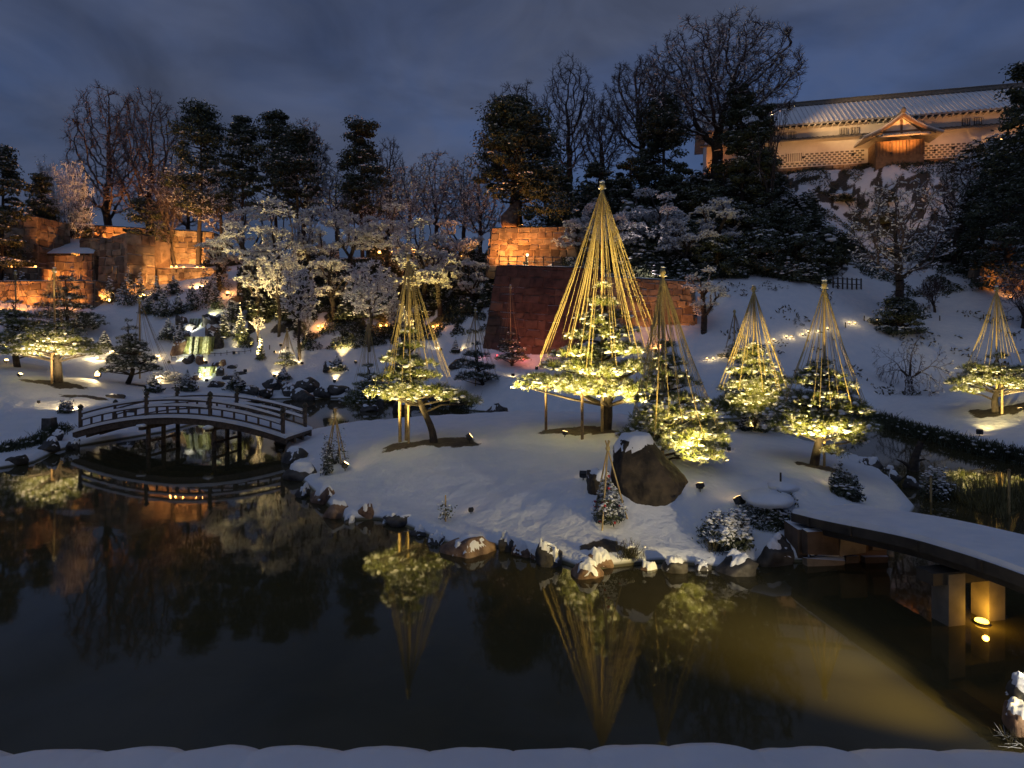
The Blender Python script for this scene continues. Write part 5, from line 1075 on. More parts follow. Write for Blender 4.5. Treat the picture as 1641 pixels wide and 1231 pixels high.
r = thing('fallen_log', 'dark stump with a leaning branch standing in the stream at the right', 'log', (px2(1462, 23.5), 23.5, 0)); mb = MB(); mb.tube([(0, 0, -.6), (.02, 0, .1), (.1, 0, .5), (.35, 0, 1.15)], [.26, .2, .14, .11], 9); mb.obj('stem', M['bark'], r, True); mb = MB(); mb.tube([(0, 0, .05), (-.3, 0, .3), (-.55, .1, .42)], [.1, .06, .03], 6); mb.tube([(.05, 0, .2), (.3, .05, .4), (.5, 0, .45)], [.08, .05, .03], 6); mb.obj('branch', M['bark'], r, True)
for i, (px, py) in enumerate(((1617, 800), (1492, 780))):
    X, Y = wpt(px, py + 25); r = thing('water_stake', 'thin pole standing in the reeds at the right, %s' % ('the taller one by the edge' if i == 0 else 'the shorter one by the shrub'), 'stake', (X, Y, 0)); mb = MB(); mb.tube([(0, 0, -.6), (0, 0, 1.3 - .5 * i)], .035, 7); mb.obj('shaft', M['bamboo'], r, True); mb = MB(); mb.lathe([(.045, 0), (.04, .05), (.01, .07)], (0, 0, 1.3 - .5 * i), 7); mb.obj('tip', M['post'], r)
# corner of the near bank, bottom right, lit by the lamp just beyond the frame
rock(6.7, 7.8, .5, .5, .4, 'pale rock glaring in the lamp light at the bottom right corner', 'rock_brown', 301, .45, .07, z=.15)
rock(6.95, 8.05, .5, .5, .55, 'snow capped rock behind the glaring pale one at the bottom right corner', 'rock_dark', 302, .5, .08, z=.25)
r = thing('grass_clump', 'white lit grass tuft at the bottom right corner of the pond', 'plant', (6.55, 7.72, .05)); n = 130; q = rg.normal(size=(n, 3)) * np.array((.1, .08, 0)); mb = MB(); mb.blades(q, rg.normal(size=(n, 3)) * .6 + (-.2, 0, .7), .1 + .16 * rg.random(n), .005, rg); mb.obj('blades', M['grass'], r)

# ------------------------------------------------------------------ cascade on the left slope
cx_, cy_ = px2(316, 55), 55.0
CR = [(287, 566, 34, 26, 'b'), (296, 548, 20, 16, 'b'), (345, 562, 30, 24, 'd'), (340, 545, 24, 26, 'b'), (300, 530, 44, 14, 'd'), (335, 526, 30, 20, 'd'), (350, 522, 26, 14, 'd'), (290, 522, 26, 14, 'd'), (318, 586, 26, 16, 'b'), (300, 586, 24, 14, 'd'), (350, 590, 22, 14, 'b'), (330, 606, 26, 14, 'b'), (312, 610, 24, 12, 'b'), (352, 606, 22, 14, 'd'), (345, 622, 34, 12, 'd')]
for i, (px, py, w_, h_, kd) in enumerate(CR):
    l_ = hit(px, py); sc_ = l_[1] / FPX; rock(l_[0], l_[1] + .2, w_ * sc_, w_ * sc_ * .7, h_ * sc_ * 1.4, 'rock of the lit cascade, %s counting down from the upper fall' % ORD[i], 'rock_brown' if kd == 'b' else 'rock_dark', 400 + i, .6, .08, z=l_[2] - .1, group='cascade rocks', name='cascade_rock')
M['fall'] = simple('falling_water', [(.3, .34, .2), (.75, .8, .6)], 6, .25, .6, .03)
M['moss'] = simple('mossy_cascade_rock', [(.08, .1, .03), (.2, .22, .09), (.28, .26, .12)], 3, .6, .8, .05, detail=7)
def fall(label, px, py_b, py_t, wpx, seed):
    l_ = hit(px, py_b); sc_ = l_[1] / FPX; w_ = wpx * sc_; H = (py_b - py_t) * sc_; r = thing('waterfall', label, 'waterfall', (l_[0], l_[1], l_[2]))
    nx_, nz2 = 40, 12; u, v = np.meshgrid(np.linspace(-1, 1, nx_), np.linspace(0, 1, nz2)); x = u * w_ / 2
    y = v * .35 - .28 * np.cos(u * 1.4) + fbm(np.column_stack([x.ravel() * 5, v.ravel() * .6, x.ravel() * 0 + seed]), 3).reshape(u.shape) * .3
    V = np.column_stack([x.ravel(), y.ravel(), (v * H).ravel()]); ii = np.arange(nx_ * nz2).reshape(nz2, nx_); F = np.stack([ii[:-1, :-1], ii[:-1, 1:], ii[1:, 1:], ii[1:, :-1]], -1).reshape(-1, 4)
    mb = MB(); mb.add(V, F); mb.add(V + (0, .5, 0), F[:, ::-1]); mb.obj('rock_face', M['moss'], r, True)
    mb = MB(); rg = np.random.default_rng(seed)
    for k in range(9):
        xx = (rg.random() - .5) * w_ * .85; ww = .03 + .07 * rg.random(); zz = np.linspace(0, H, 8); yy_ = .30 * zz / H - .36 * np.cos(xx / w_ * 2.8) - .05
        V = np.concatenate([np.column_stack([np.full(8, xx + s_ * ww) + rg.normal(size=8) * .012, yy_ - (.04 if s_ == 0 else 0), zz]) for s_ in (-1, 0, 1)]); F = [(c * 8 + j, (c + 1) * 8 + j, (c + 1) * 8 + j + 1, c * 8 + j + 1) for c in (0, 1) for j in range(7)]
        mb.add(V, F)
    mb.obj('water_streak', M['fall'], r, True); return l_
f1 = fall('main mossy fall of the lit cascade on the left slope', 315, 571, 543, 46, 1)
f2 = fall('upper small fall glowing white at the top of the cascade', 314, 527, 514, 26, 2)
f3 = fall('lowest fall of the cascade, green lit beside the golden shrub', 328, 604, 590, 24, 3)
def spot(l_, dx, dy, tz, power, col, label, **kw): return flood(l_[0] + dx, l_[1] + dy, (l_[0], l_[1], l_[2] + tz), power, col, label, **kw)
spot(f1, -1.5, -1.9, .8, 300, (1, .95, .55), 'floodlight at the left of the main mossy fall', group='cascade floodlights', size=75)
spot(f1, 1.7, -1.6, .8, 160, (1, .85, .4), 'floodlight at the right of the main mossy fall', group='cascade floodlights', size=75)
spot(f2, -.3, -1.5, .5, 300, (1, 1, .8), 'floodlight under the upper small fall', glow='glow_white', group='cascade floodlights', size=90)
spot(f3, .9, -1.4, .5, 220, (.95, 1, .55), 'floodlight by the lowest fall of the cascade', glow='glow_white', group='cascade floodlights', size=85)
l_ = hit(335, 507); flood(l_[0], l_[1] - .3, (l_[0] + .6, l_[1] + 2, l_[2] + .6), 120, (1, .9, .4), 'tiny bright lamp above the upper fall', size=100, group='cascade floodlights')
# small foot path fence crossing below the cascade
l_a, l_b = hit(275, 577), hit(402, 568); r = thing('path_fence', 'low dark stick fence crossing in front of the cascade', 'fence', (0, 0, 0)); pts = []
for k in range(14):
    X = l_a[0] + (l_b[0] - l_a[0]) * k / 13; Y = l_a[1] + (l_b[1] - l_a[1]) * k / 13; z = gz(X, Y); pts.append((X, Y, z + .22)); mb = MB(); mb.tube([(X, Y, z - .1), (X, Y, z + (.45 if k % 3 == 0 else .3))], .03, 6); mb.obj('stake', M['fence'], r)
mb = MB(); mb.tube(pts, .025, 6); mb.obj('rail', M['fence'], r)
l_ = hit(358, 560); r = thing('mushroom_lamp', 'small unlit mushroom shaped lamp right of the main fall', 'lamp', l_); mb = MB(); mb.tube([(0, 0, -.1), (0, 0, .9)], .03, 6); mb.obj('stem', M['black_metal'], r); mb = MB(); mb.lathe([(.3, .82), (.24, .95), (.05, 1.05)], (0, 0, 0), 10); mb.obj('cap', M['black_metal'], r); mb = MB(); mb.lumps([(0, 0, 1.02)], .22, .3, rng, sub=2); mb.obj('snow_cap', M['snow'], r, True)
# young dark firs and bushes over the left slope
YP = [(35, 480, 26, 34), (116, 478, 34, 46), (152, 478, 14, 24), (176, 487, 22, 34), (205, 490, 30, 52), (225, 484, 18, 38), (252, 482, 22, 30), (278, 474, 24, 26), (238, 505, 26, 30), (262, 512, 30, 36), (285, 505, 24, 30), (308, 500, 26, 40), (330, 492, 30, 60), (352, 470, 34, 56), (372, 520, 26, 46), (358, 545, 22, 40), (335, 560, 16, 22), (385, 548, 24, 44), (398, 500, 30, 60), (345, 500, 26, 40), (270, 545, 30, 30), (288, 552, 18, 24),
      (168, 560, 18, 26), (418, 578, 12, 28), (640, 566, 14, 16), (730, 565, 12, 18), (540, 596, 30, 20), (455, 615, 20, 16), (378, 628, 30, 24), (300, 628, 32, 26), (245, 630, 24, 22), (130, 470, 20, 20), (10, 470, 22, 24)]
PLACE = {22: 'small dark fir alone on the snow left of the dark bent pine', 23: 'slim dark fir beside the golden rope cone', 24: 'little bush on the snow behind the left island pine', 25: 'tiny fir right of the left rope cone on the far snow', 26: 'dark bush on top of the broad black rock', 27: 'small bush below the golden rope cone', 28: 'dark bush at the cascade foot beside the pond', 29: 'dark fir below the golden low shrub behind the bridge', 30: 'dark bush behind the left of the arched bridge'}
for i, (px, py, w_, h_) in enumerate(YP):
    l_ = hit(px, py); sc_ = l_[1] / FPX
    shrub(PLACE.get(i, 'young dark fir dotted with snow on the left slope around the cascade'), l_, w_ * sc_ * 1.15, h_ * sc_ * 1.1, 500 + i, .5, 'leaf', leaf=.13, n=650, name='young_fir', cone=True, group='young firs on the left slope' if i not in PLACE else 'small firs and bushes on the snow')
l_ = hit(268, 612); shrub('low spreading shrub glowing golden in lamp light behind the bridge', l_, 3.2, .75, 601, .9, 'twig_frost', leaf=.07, n=1800)
flood(l_[0] - .2, l_[1] - 1.7, (l_[0], l_[1], l_[2] + .5), 190, WARM, 'floodlight under the golden low shrub behind the bridge', size=110)

# ------------------------------------------------------------------ trees of the hills
def bt(label, px, Y, tpy, wpx, seed, dz=0, **kw):
    loc = G(px, Y, -.1 + dz); return bare_tree(label, px, Y, zpx(tpy, Y) - loc[2], wpx * Y / FPX, seed, loc=loc, **kw)
def eg(label, px, Y, tpy, wpx, seed, **kw):
    loc = G(px, Y, -.1); return evergreen(label, px, Y, zpx(tpy, Y) - loc[2], wpx * Y / FPX, seed, loc=loc, **kw)
ELM = dict(levels=7, limbs=4, trunk=.45, limb_ang=(14, 40), fork=(14, 38), ratio=.8, upt=.015, side=.8, wander=.12, rmin=.02)
crown_tree('tall bare vase shaped tree, left one of the great pair behind the stone walls', 172, 82, 132, 125, 3, r0=.5, lo=.12, n=1500, rmin=.024, sprays=6)
crown_tree('tall bare vase shaped tree, right one of the great pair behind the stone walls', 240, 83, 142, 125, 9, r0=.5, lo=.12, n=1500, rmin=.024, sprays=6)
BIG = dict(levels=7, limbs=4, trunk=1.0, limb_ang=(20, 55), fork=(16, 42), ratio=.8, upt=.012, side=.9, wander=.12, rmin=.026)
crown_tree('giant bare tree with spreading limbs left of the castle', 1150, 74, 32, 265, 13, r0=.7, lo=.3, n=2600, rmin=.024, sprays=6, snow=.12)
crown_tree('wide bare tree left of the giant bare one on the hilltop', 1030, 78, 88, 150, 17, r0=.5, lo=.22, n=1700, rmin=.024, sprays=6)
MID = dict(levels=6, limbs=5, trunk=.6, limb_ang=(14, 46), fork=(16, 44), ratio=.82, upt=.015, side=.65, wander=.12)
crown_tree('bare tree rising above the right of the big round evergreen', 912, 84, 86, 100, 21, r0=.42, lo=.2, n=1300, rmin=.024, sprays=6)
crown_tree('bare tree fanning out above the left of the big round evergreen', 825, 84, 126, 125, 23, r0=.42, lo=.2, n=1300, rmin=.024, sprays=6)
crown_tree('thin bare tree between the round evergreen and the wide bare tree', 962, 80, 150, 80, 25, r0=.34, lo=.2, n=900, rmin=.022, sprays=6)
crown_tree('thin bare tree right of the lone dark conifer', 625, 86, 218, 60, 27, r0=.3, lo=.15, n=800, rmin=.022, sprays=6)
for i, (px, Y, tpy, w_) in enumerate(((700, 84, 238, 90), (655, 82, 262, 80), (745, 84, 250, 80), (770, 80, 285, 70), (540, 80, 262, 80), (590, 79, 280, 80), (355, 80, 262, 80), (300, 82, 240, 80), (265, 84, 265, 70))):
    crown_tree('frosted tree in the grey row behind the lit grove, %s' % ('under the big round evergreen', 'right of the thin bare tree', 'near the great dark evergreen crown', 'just above the orange wall stub', 'left of the lone dark conifer', 'below the lone dark conifer', 'between the first two dark conifers', 'right of the great bare pair', 'below the great bare pair')[i] if i else 'frosted tree in the middle of the grey row behind the lit grove', px, Y, tpy, w_ * 1.15, 40 + i, r0=.28, lo=.2, n=800, rmin=.02, snow=.3, group='frosted background trees')
bt('pinkish frosted small tree behind the far left stone wall', 105, 76, 262, 80, 51, r0=.25, twig='twig_frost', snow=.8, **MID)
bt('bare bush like tree between the far left evergreens', 70, 80, 262, 60, 52, r0=.2, twig='twig_frost', snow=.4, **MID)
bt('bare tree leaning out at the foot of the great bare pair', 280, 79, 275, 90, 53, r0=.25, **MID)
crown_tree('bare tree frosted cream at the top, beside the third dark conifer', 488, 79, 188, 90, 54, r0=.35, lo=.25, n=1000, rmin=.022, sprays=6, snow=.4)
COL_ = dict(prof='column', n=95, per=110, lo=.34, leaf=.24, snowy=.5)
eg('tallest dark conifer of the left row, right of the great bare pair', 320, 79, 168, 112, 61, r0=.32, **COL_)
eg('second dark conifer of the left row, slimmer with a long bare trunk', 387, 79, 178, 84, 62, r0=.28, **COL_)
eg('third dark conifer of the left row, with ragged side boughs', 440, 78, 179, 96, 63, r0=.28, **COL_)
eg('dark crown behind the cream frosted tree top', 478, 77, 205, 110, 64, r0=.28, **COL_)
eg('lone dark conifer standing by itself in the gap of sky', 580, 77, 192, 86, 65, r0=.28, **COL_)
eg('big round headed dark evergreen with snow flecks above the orange wall', 838, 69, 160, 170, 66, prof='umbrella', n=150, per=150, lo=.36, leaf=.24, r0=.5, snowy=.4, rc=1.35, shift=(-1.0, 0))
eg('dark evergreen mass at the foot of the big round headed evergreen', 880, 67, 270, 110, 67, prof='round', n=90, per=120, lo=.08, leaf=.22, snowy=.12)
eg('dark evergreen left of the giant bare tree', 1062, 73, 152, 100, 68, prof='column', n=90, per=130, lo=.2, leaf=.24, snowy=.25)
eg('dense dark evergreen right of the giant bare tree, in front of the castle end', 1188, 68, 128, 70, 69, prof='column', n=110, per=130, lo=.15, leaf=.22, snowy=.2)
eg('dark evergreen beside the orange lit trunk before the castle', 1222, 67, 165, 60, 70, prof='column', n=80, per=120, lo=.25, leaf=.22, snowy=.2)
eg('dark evergreen tree cut off by the right edge beside the castle', 1650, 50, 92, 130, 71, prof='cone', n=100, per=130, lo=.3, leaf=.2, snowy=.35)
eg('dark bushy evergreen on the hill at the right edge below the castle', 1615, 55, 225, 120, 72, prof='round', n=90, per=140, lo=.05, leaf=.2, snowy=.2)
eg('orange tinted snowy evergreen at the far left edge', 2, 66, 232, 90, 73, prof='cone', n=80, per=120, lo=.15, leaf=.24, snowy=.7)
eg('small dark evergreen right of the orange tinted one at the far left', 66, 72, 278, 56, 74, prof='cone', n=60, per=110, lo=.15, leaf=.22, snowy=.3)
eg('dark bush clump behind the long wall, under the great bare pair', 235, 78, 318, 70, 75, prof='round', n=60, per=110, lo=.02, leaf=.2, snowy=.15)
eg('dark bush clump left of the great bare pair behind the wall', 128, 78, 328, 44, 76, prof='round', n=50, per=110, lo=.02, leaf=.2, snowy=.15)
TK = dict(levels=5, limbs=3, trunk=1.6, limb_ang=(14, 40), fork=(18, 45), ratio=.7, upt=.04, side=.35, wander=.12)
bt('gnarled half bare tree with an orange lit trunk in front of the castle', 1242, 66, 150, 90, 81, r0=.42, **TK)
crown_tree('dark bare tree with snow on its limbs, standing on a mound at the right', 1442, 50, 280, 165, 82, r0=.32, lo=.22, n=850, rmin=.013, snow=.16)
crown_tree('leaning bare tree on the castle slope at the right', 1530, 62, 245, 110, 83, r0=.34, lo=.3, n=800, rmin=.018, snow=.2, lean=.1)
bt('thin bare tree behind the flat topped pine at the right edge', 1640, 48, 420, 110, 84, r0=.2, twig='twig', **MID)
bt('small weeping bare tree leaning over the snow right of the stream', 1462, hit(1462, 630)[1], 530, 120, 85, r0=.2, lean=(-.55, 0), snow=.2, rmin=.012, levels=6, limbs=4, trunk=1.7, limb_ang=(30, 60), fork=(15, 40), ratio=.8, upt=-.08, side=.5, wander=.1)
bt('slim young tree on the snowy knoll between two rope cones', 1498, 53, 440, 40, 86, r0=.12, **MID)
eg('ivy like dark growth round the foot of the dark bare tree on the mound', 1440, 49.3, 478, 84, 87, prof='round', n=50, per=110, lo=.02, leaf=.16, snowy=.1, name='evergreen_shrub')
# snow laden trees
SN = dict(levels=6, limbs=5, trunk=.55, limb_ang=(18, 46), fork=(14, 38), ratio=.82, upt=.015, side=.7, wander=.1, flat=.12)
LIT = [(395, 65, 322, 110, 'cream lit snow laden tree, leftmost of the lit grove above the slope'), (448, 64, 310, 130, 'cream lit snow laden tree with the broadest crown in the lit grove'), (498, 66, 318, 90, 'snow laden tree right of the broadest cream crown'), (560, 67, 306, 110, 'half lit snow laden tree below the lone dark conifer'), (622, 68, 312, 100, 'dim snow laden tree left of the yellow lit layered one'),
       (680, 63, 328, 120, 'yellow lit layered snow laden tree above the left rope cone'), (735, 66, 345, 90, 'pale snow laden tree left of the great red wall'), (350, 67, 365, 70, 'low snow laden tree at the left end of the lit grove'),
       (412, 61, 395, 74, 'low frosted tree on the slope left of the slim upswept fan tree'), (535, 61, 392, 90, 'low frosted tree on the slope below the half lit snow laden tree'), (640, 61.5, 395, 70, 'low frosted tree just left of the tip of the left island rope cone'), (705, 60.5, 398, 84, 'low dim frosted tree on the slope right of the left island rope cone tip'), (755, 61, 405, 66, 'low dim frosted tree beside the left edge of the great red wall')]
for i, (px, Y, tpy, w_, lb_) in enumerate(LIT): crown_tree(lb_, px, Y, tpy, w_, 110 + i, r0=.26, lo=.22, n=1300, layers=17, rmin=.016, snow=.95, puff=.28, sprays=5, tl=1.3, group='snow laden lit grove')
SM = [(447, 59, 388, 66, 'slim lit tree with an upswept fan crown on the slope'), (480, 56, 422, 62, 'small bare tree dusted white, right of the upswept fan tree'), (592, 56.5, 416, 92, 'dark trunked small tree with white tips and one golden bough'), (635, 57.5, 480, 36, 'faint sapling beside the lamps on the far snow'), (650, 58, 505, 24, 'smallest sapling right of the faint one on the far snow')]
for i, (px, Y, tpy, w_, lb_) in enumerate(SM): crown_tree(lb_, px, Y, tpy, w_, 130 + i, r0=.16, lo=.3, n=500, rmin=.012, snow=.9, puff=.12, sprays=4, group='small trees on the slope')
PK = [(1045, 60, 292, 150, 'pinkish snow laden tree right of the tip of the tallest rope cone'), (978, 60, 310, 120, 'snow laden tree behind the ropes of the tallest cone'), (930, 61, 332, 90, 'pinkish snow laden tree left of the tallest rope cone, before the orange wall'), (1098, 58, 335, 110, 'dim snow laden tree above the right rope cone'), (1150, 60, 305, 110, 'dim pinkish snow laden tree on the dark hillside'), (1128, 49, 402, 84, 'white tipped tree with a dark trunk on the snow right of the stone wall'), (1015, 62, 360, 110, 'snow laden tree low behind the ropes, above the red wall')]
for i, (px, Y, tpy, w_, lb_) in enumerate(PK): crown_tree(lb_, px, Y, tpy, w_, 150 + i, r0=.26, lo=.2, n=1200, layers=15, rmin=.016, snow=.95, puff=.25, sprays=5, tl=1.3, group='snow laden trees by the red wall')
GD = [(413, 548, 507, 26, 'tiny golden lit bare tree, left of two on the far snow'), (490, 553, 500, 38, 'tiny golden lit bare tree, right of two on the far snow')]
for i, (px, bpy_, tpy, w_, lb_) in enumerate(GD):
    l_ = hit(px, bpy_); bare_tree(lb_, px, l_[1], topH(tpy, l_), w_ * l_[1] / FPX, 170 + i, r0=.09, twig='twig_frost', snow=1.0, loc=l_, rmin=.02, levels=4, limbs=4, trunk=.7, limb_ang=(20, 45), fork=(18, 38), ratio=.8, upt=.05, side=.5)
    flood(l_[0] - .3, l_[1] - 1.0, (l_[0], l_[1], l_[2] + 1.8), 170, WARM, 'lamp at the foot of the %s tiny golden tree' % ('left' if i == 0 else 'right'), size=80)
# dark bushes on the wooded hillsides
rgb = np.random.default_rng(77); protos = []
for k in range(5): protos.append(None)
nb = 0; BL_ = 'dark snow flecked bush on the wooded hillside between the tallest rope cone and the castle'; CLB = 'dull green bush in the snowy thicket on the slope below the lit grove'; RLB = 'low dark bush on the snowy castle slope at the right'
def bushes(n, x0, x1, y0, y1, s0, s1, label, group, cond=None):
    global nb
    out = 0
    for _ in range(n * 4):
        if out >= n: break
        px, Y = rgb.uniform(x0, x1), rgb.uniform(y0, y1); l_ = G(px, Y, -.15); py = HY - (l_[2] - EYE) / Y * FPX
        if cond and not cond(px, py): continue
        k = nb % 5; s_ = rgb.uniform(s0, s1); sv = (s_ * rgb.uniform(.9, 1.4), s_ * rgb.uniform(.9, 1.3), s_ * rgb.uniform(.7, 1.2)); rz = rgb.uniform(0, 6.28)
        if protos[k] is None: protos[k] = shrub(label, l_, 2.0, 1.35, 700 + k, .16, 'leaf_low', leaf=.13, n=1500, name='hill_bush', group=group); protos[k].scale = sv
        else: dup(protos[k], label, l_, rz, sv, group)
        nb += 1; out += 1
bushes(70, 905, 1300, 60, 84, 1.3, 2.9, BL_, 'bushes on the castle hillside', lambda px, py: py < 470 and not (px < 1010 and py > 400) and not (px > 1225 and py < 300))
bushes(52, 985, 1340, 55.2, 61, .8, 1.5, BL_, 'bushes on the castle hillside', lambda px, py: py < 468)
bushes(16, 1330, 1570, 59, 80, .6, 1.3, RLB, 'bushes on the right slope', lambda px, py: 300 < py < 470)
bushes(26, 1560, 1700, 57, 74, 1.2, 2.4, RLB, 'bushes on the right slope')
bushes(70, 395, 785, 59.5, 71, .7, 1.3, CLB, 'bushes on the thicket slope')
bushes(26, 330, 800, 71, 80, .9, 1.7, 'dark bush in the shade under the lit grove', 'bushes under the lit grove')
for i, (px, Y, tpy, w_) in enumerate(((960, 70, 262, 70), (1010, 71, 255, 70), (1130, 66, 300, 80), (1180, 62, 330, 80), (1240, 63, 330, 80), (1290, 64, 345, 70), (1160, 70, 262, 60), (1080, 68, 280, 70), (1310, 58, 395, 60), (1250, 58, 400, 70), (1190, 57, 405, 60), (1575, 60, 290, 70), (1150, 57, 380, 80), (1215, 57, 372, 80), (1275, 57, 378, 70), (1100, 60, 370, 70))):
    eg('shadowy evergreen of the dark wood on the castle hillside' if i < 11 or i > 11 else 'shadowy evergreen on the right slope under the castle', px, Y, tpy, w_, 300 + i, prof='round', n=46, per=110, lo=.06, leaf=.22, snowy=.25, group='dark wood on the castle hillside')
# low scrub between: uncountable
def scrub(label, x0, x1, y0, y1, n, seed, thr, h=.35, mat='leaf_low'):
    rg = np.random.default_rng(seed); px, Y = rg.uniform(x0, x1, n), rg.uniform(y0, y1, n); q = np.column_stack([px2(px, Y), Y]); k = fbm(np.column_stack([q * .5, q[:, 0] * 0 + seed]), 4) > thr; q = q[k]; z = ground(q)[0]; n = len(q)
    mb = MB(); P = np.column_stack([q, z + h * rg.random(n)]); mb.cards(P, rg.normal(size=(n, 3)) * .7 + (0, -.2, .6), .16 * (.5 + rg.random(n)), .06, rg); o = mb.obj('undergrowth', M[mat]); tag(o, label, 'undergrowth'); o['kind'] = 'stuff'
scrub('snowy bamboo grass undergrowth on the slope below the lit grove', 380, 800, 57, 74, 60000, 5, -.06)
scrub('dark undergrowth over the castle hillside', 900, 1660, 56, 86, 90000, 6, -.02)
scrub('dry grass tips poking through the snow of the knoll and far slope', 1150, 1640, 40, 56, 5000, 7, .1, .2, 'grass')
# a few fences
def rail_fence(label, pts, h, np_, seed):
    r = thing('rail_fence', label, 'fence', (0, 0, 0)); P = np.array(pts); cs = np.linspace(0, 1, len(P)); top = []
    for k in range(np_):
        q = [np.interp(k / (np_ - 1), cs, P[:, j]) for j in range(3)]; z = gz(q[0], q[1]) if q[2] == 0 else q[2]; mb = MB(); mb.box((q[0], q[1], z + h / 2), (.1, .1, h + .1)); mb.obj('post', M['fence'], r); top.append((q[0], q[1], z))
    for f in (.45, .92): mb = MB(); mb.tube([(a_, b_, c + h * f) for a_, b_, c in top], .04, 5); mb.obj('rail', M['fence'], r)
rail_fence('dark rail fence on the snowy knoll below the castle slope', [hit(1335, 462), hit(1380, 468)], 1.0, 7, 1)
rail_fence('wooden hand rail on top of the great red wall', [(px2(800, 57.8), 57.8, zpx(426, 57.8)), (px2(900, 57.6), 57.6, zpx(428, 57.6))], 1.0, 8, 2)
for k, (px, py) in enumerate(((432, 562), (483, 560), (502, 563), (538, 563), (680, 562), (700, 562), (1385, 515), (1355, 528), (1506, 515), (1576, 515))):
    l_ = hit(px, py); r = thing('path_stake', 'short dark path stake, %s' % ('by the lamp left of the golden cone', 'right of the golden cone', 'second right of the golden cone', 'third right of the golden cone', 'behind the left rope cone', 'right of the left rope cone', 'at the end of the lamp row on the knoll', 'midway in the lamp row on the knoll', 'right of the dark bare tree', 'left of the flat topped pine')[k], 'stake', l_, 0, 'stakes along the far path'); mb = MB(); mb.tube([(0, 0, -.1), (0, 0, .45)], .05, 6); mb.obj('shaft', M['fence'], r); mb = MB(); mb.lumps([(0, 0, .46)], .07, .6, rng); mb.obj('snow_cap', M['snow'], r)

# ------------------------------------------------------------------ lamps that light it all
# island pines
def fl(px, py, tgt, power, color, label, **kw): l_ = hit(px, py); return flood(l_[0], l_[1], tgt, power, color, label, **kw)
fl(553, 757, (l1[0] + .1, l1[1], l1[2] + 3.1), 2300, YEL, 'black floodlight on the snow right of the tripod near the bridge', size=62)
fl(752, 712, (YC[0] - .6, YC[1], YC[2] + 3.9), 4200, YEL, 'black floodlight on the snow between the two tallest rope cones', size=62)
fl(905, 700, (YC[0] - .5, YC[1], YC[2] + 4.5), 756, YEL, 'small floodlight at the foot of the tallest pine', size=85, s=.7)
flood(-1.15, 16.6, (l1[0] + .1, l1[1], l1[2] + 3.2), 2400, YEL, 'added fill floodlight right of the little plant with the bamboo stake', size=34, s=.5)  # added front fill for the left pine's upper pads, no known fixture
_l = hit(1122, 790); flood(_l[0], _l[1], (l2[0], l2[1], l2[2] + 2.9), 1000, YEL, 'added fill floodlight in the snow right of the huge boulder', size=60, s=.7)  # extra lamp put in to brighten the upper right island pine
flood(2.1, 17.5, (YC[0] - .1, YC[1], YC[2] + 4.4), 4600, YEL, 'added fill floodlight tucked behind the red flowered shrub', size=44, s=.8)  # invented viewer-side lamp that lifts the tallest pine's dark upper tiers
fl(1012, 712, (YC[0] + .8, YC[1] - .2, YC[2] + 3.4), 1260, YEL, 'small floodlight behind the huge boulder', size=85, s=.7)
fl(1186, 818, (l2[0] + .2, l2[1], l2[2] + 3.0), 380, YEL, 'floodlight hidden behind the layered snowy shrub', size=70)
fl(1085, 738, (l2[0] + .1, l2[1], l2[2] + 2.6), 270, YEL, 'small floodlight under the right island pine', size=100, s=.7)
fl(1168, 725, (l3[0], l3[1], l3[2] + 3.2), 4200, YEL, 'added tiny fill floodlight in the open snow left of the leaning pine', size=30, s=.5)  # added only to brighten the back right pine from the front
fl(1146, 664, (l3[0], l3[1], l3[2] + 2.9), 2200, YEL, 'floodlight left of the back right island pine', size=70)
fl(1204, 693, (l3[0] - .1, l3[1], l3[2] + 3), 360, YEL, 'small glowing lamp under the back right island pine', size=90, s=.8)
fl(1336, 786, (l4[0] - .2, l4[1], l4[2] + 2.4), 1100, YEL, 'floodlight behind the two dark shrubs below the leaning pine', size=70)
fl(1570, 700, (l5[0] + .2, l5[1], l5[2] + 2.0), 1800, YEL, 'floodlight on the snow below the flat topped pine at the right edge', size=62)
fl(1635, 662, (l5[0] + .5, l5[1], l5[2] + 2.2), 540, YEL, 'small floodlight right of the flat topped pine', size=90, s=.7)
# left bank
fl(10, 583, (l7[0] + .3, l7[1], l7[2] + 2.6), 1260, WARM, 'floodlight below the pine at the left edge', size=80)
fl(62, 648, (l6[0], l6[1], l6[2] + 3.0), 3600, WARM, 'added fill floodlight on the left bank in front of the umbrella shaped pine', size=50, s=.6)  # made-up front lamp, lights the umbrella pine above its lower pads
fl(32, 606, (l6[0] - .8, l6[1], l6[2] + 2.8), 1800, WARM, 'floodlight making a bright streak on the left bank snow', size=70)
fl(157, 608, (l6[0] + .5, l6[1], l6[2] + 2.6), 468, WARM, 'glaring lamp right of the umbrella shaped pine', size=110, s=1.4)
fl(113, 662, (px2(95, 37), 37, gz(px2(95, 37), 37) + .6), 420, WARM, 'lamp hidden by the rounded shrub at the left end of the bridge', size=120)
for i, (px, py, p_) in enumerate(((155, 577, 50), (113, 567, 20), (181, 569, 12), (253, 574, 14))):
    l_ = hit(px, py); ground_lamp(l_[0], l_[1], p_, WARM, 'small path lamp on the left slope, %s' % ('brightest, above the umbrella pine', 'behind the umbrella pine', 'left of the dark bent pine', 'left end of the cascade fence')[i], s=1.2)
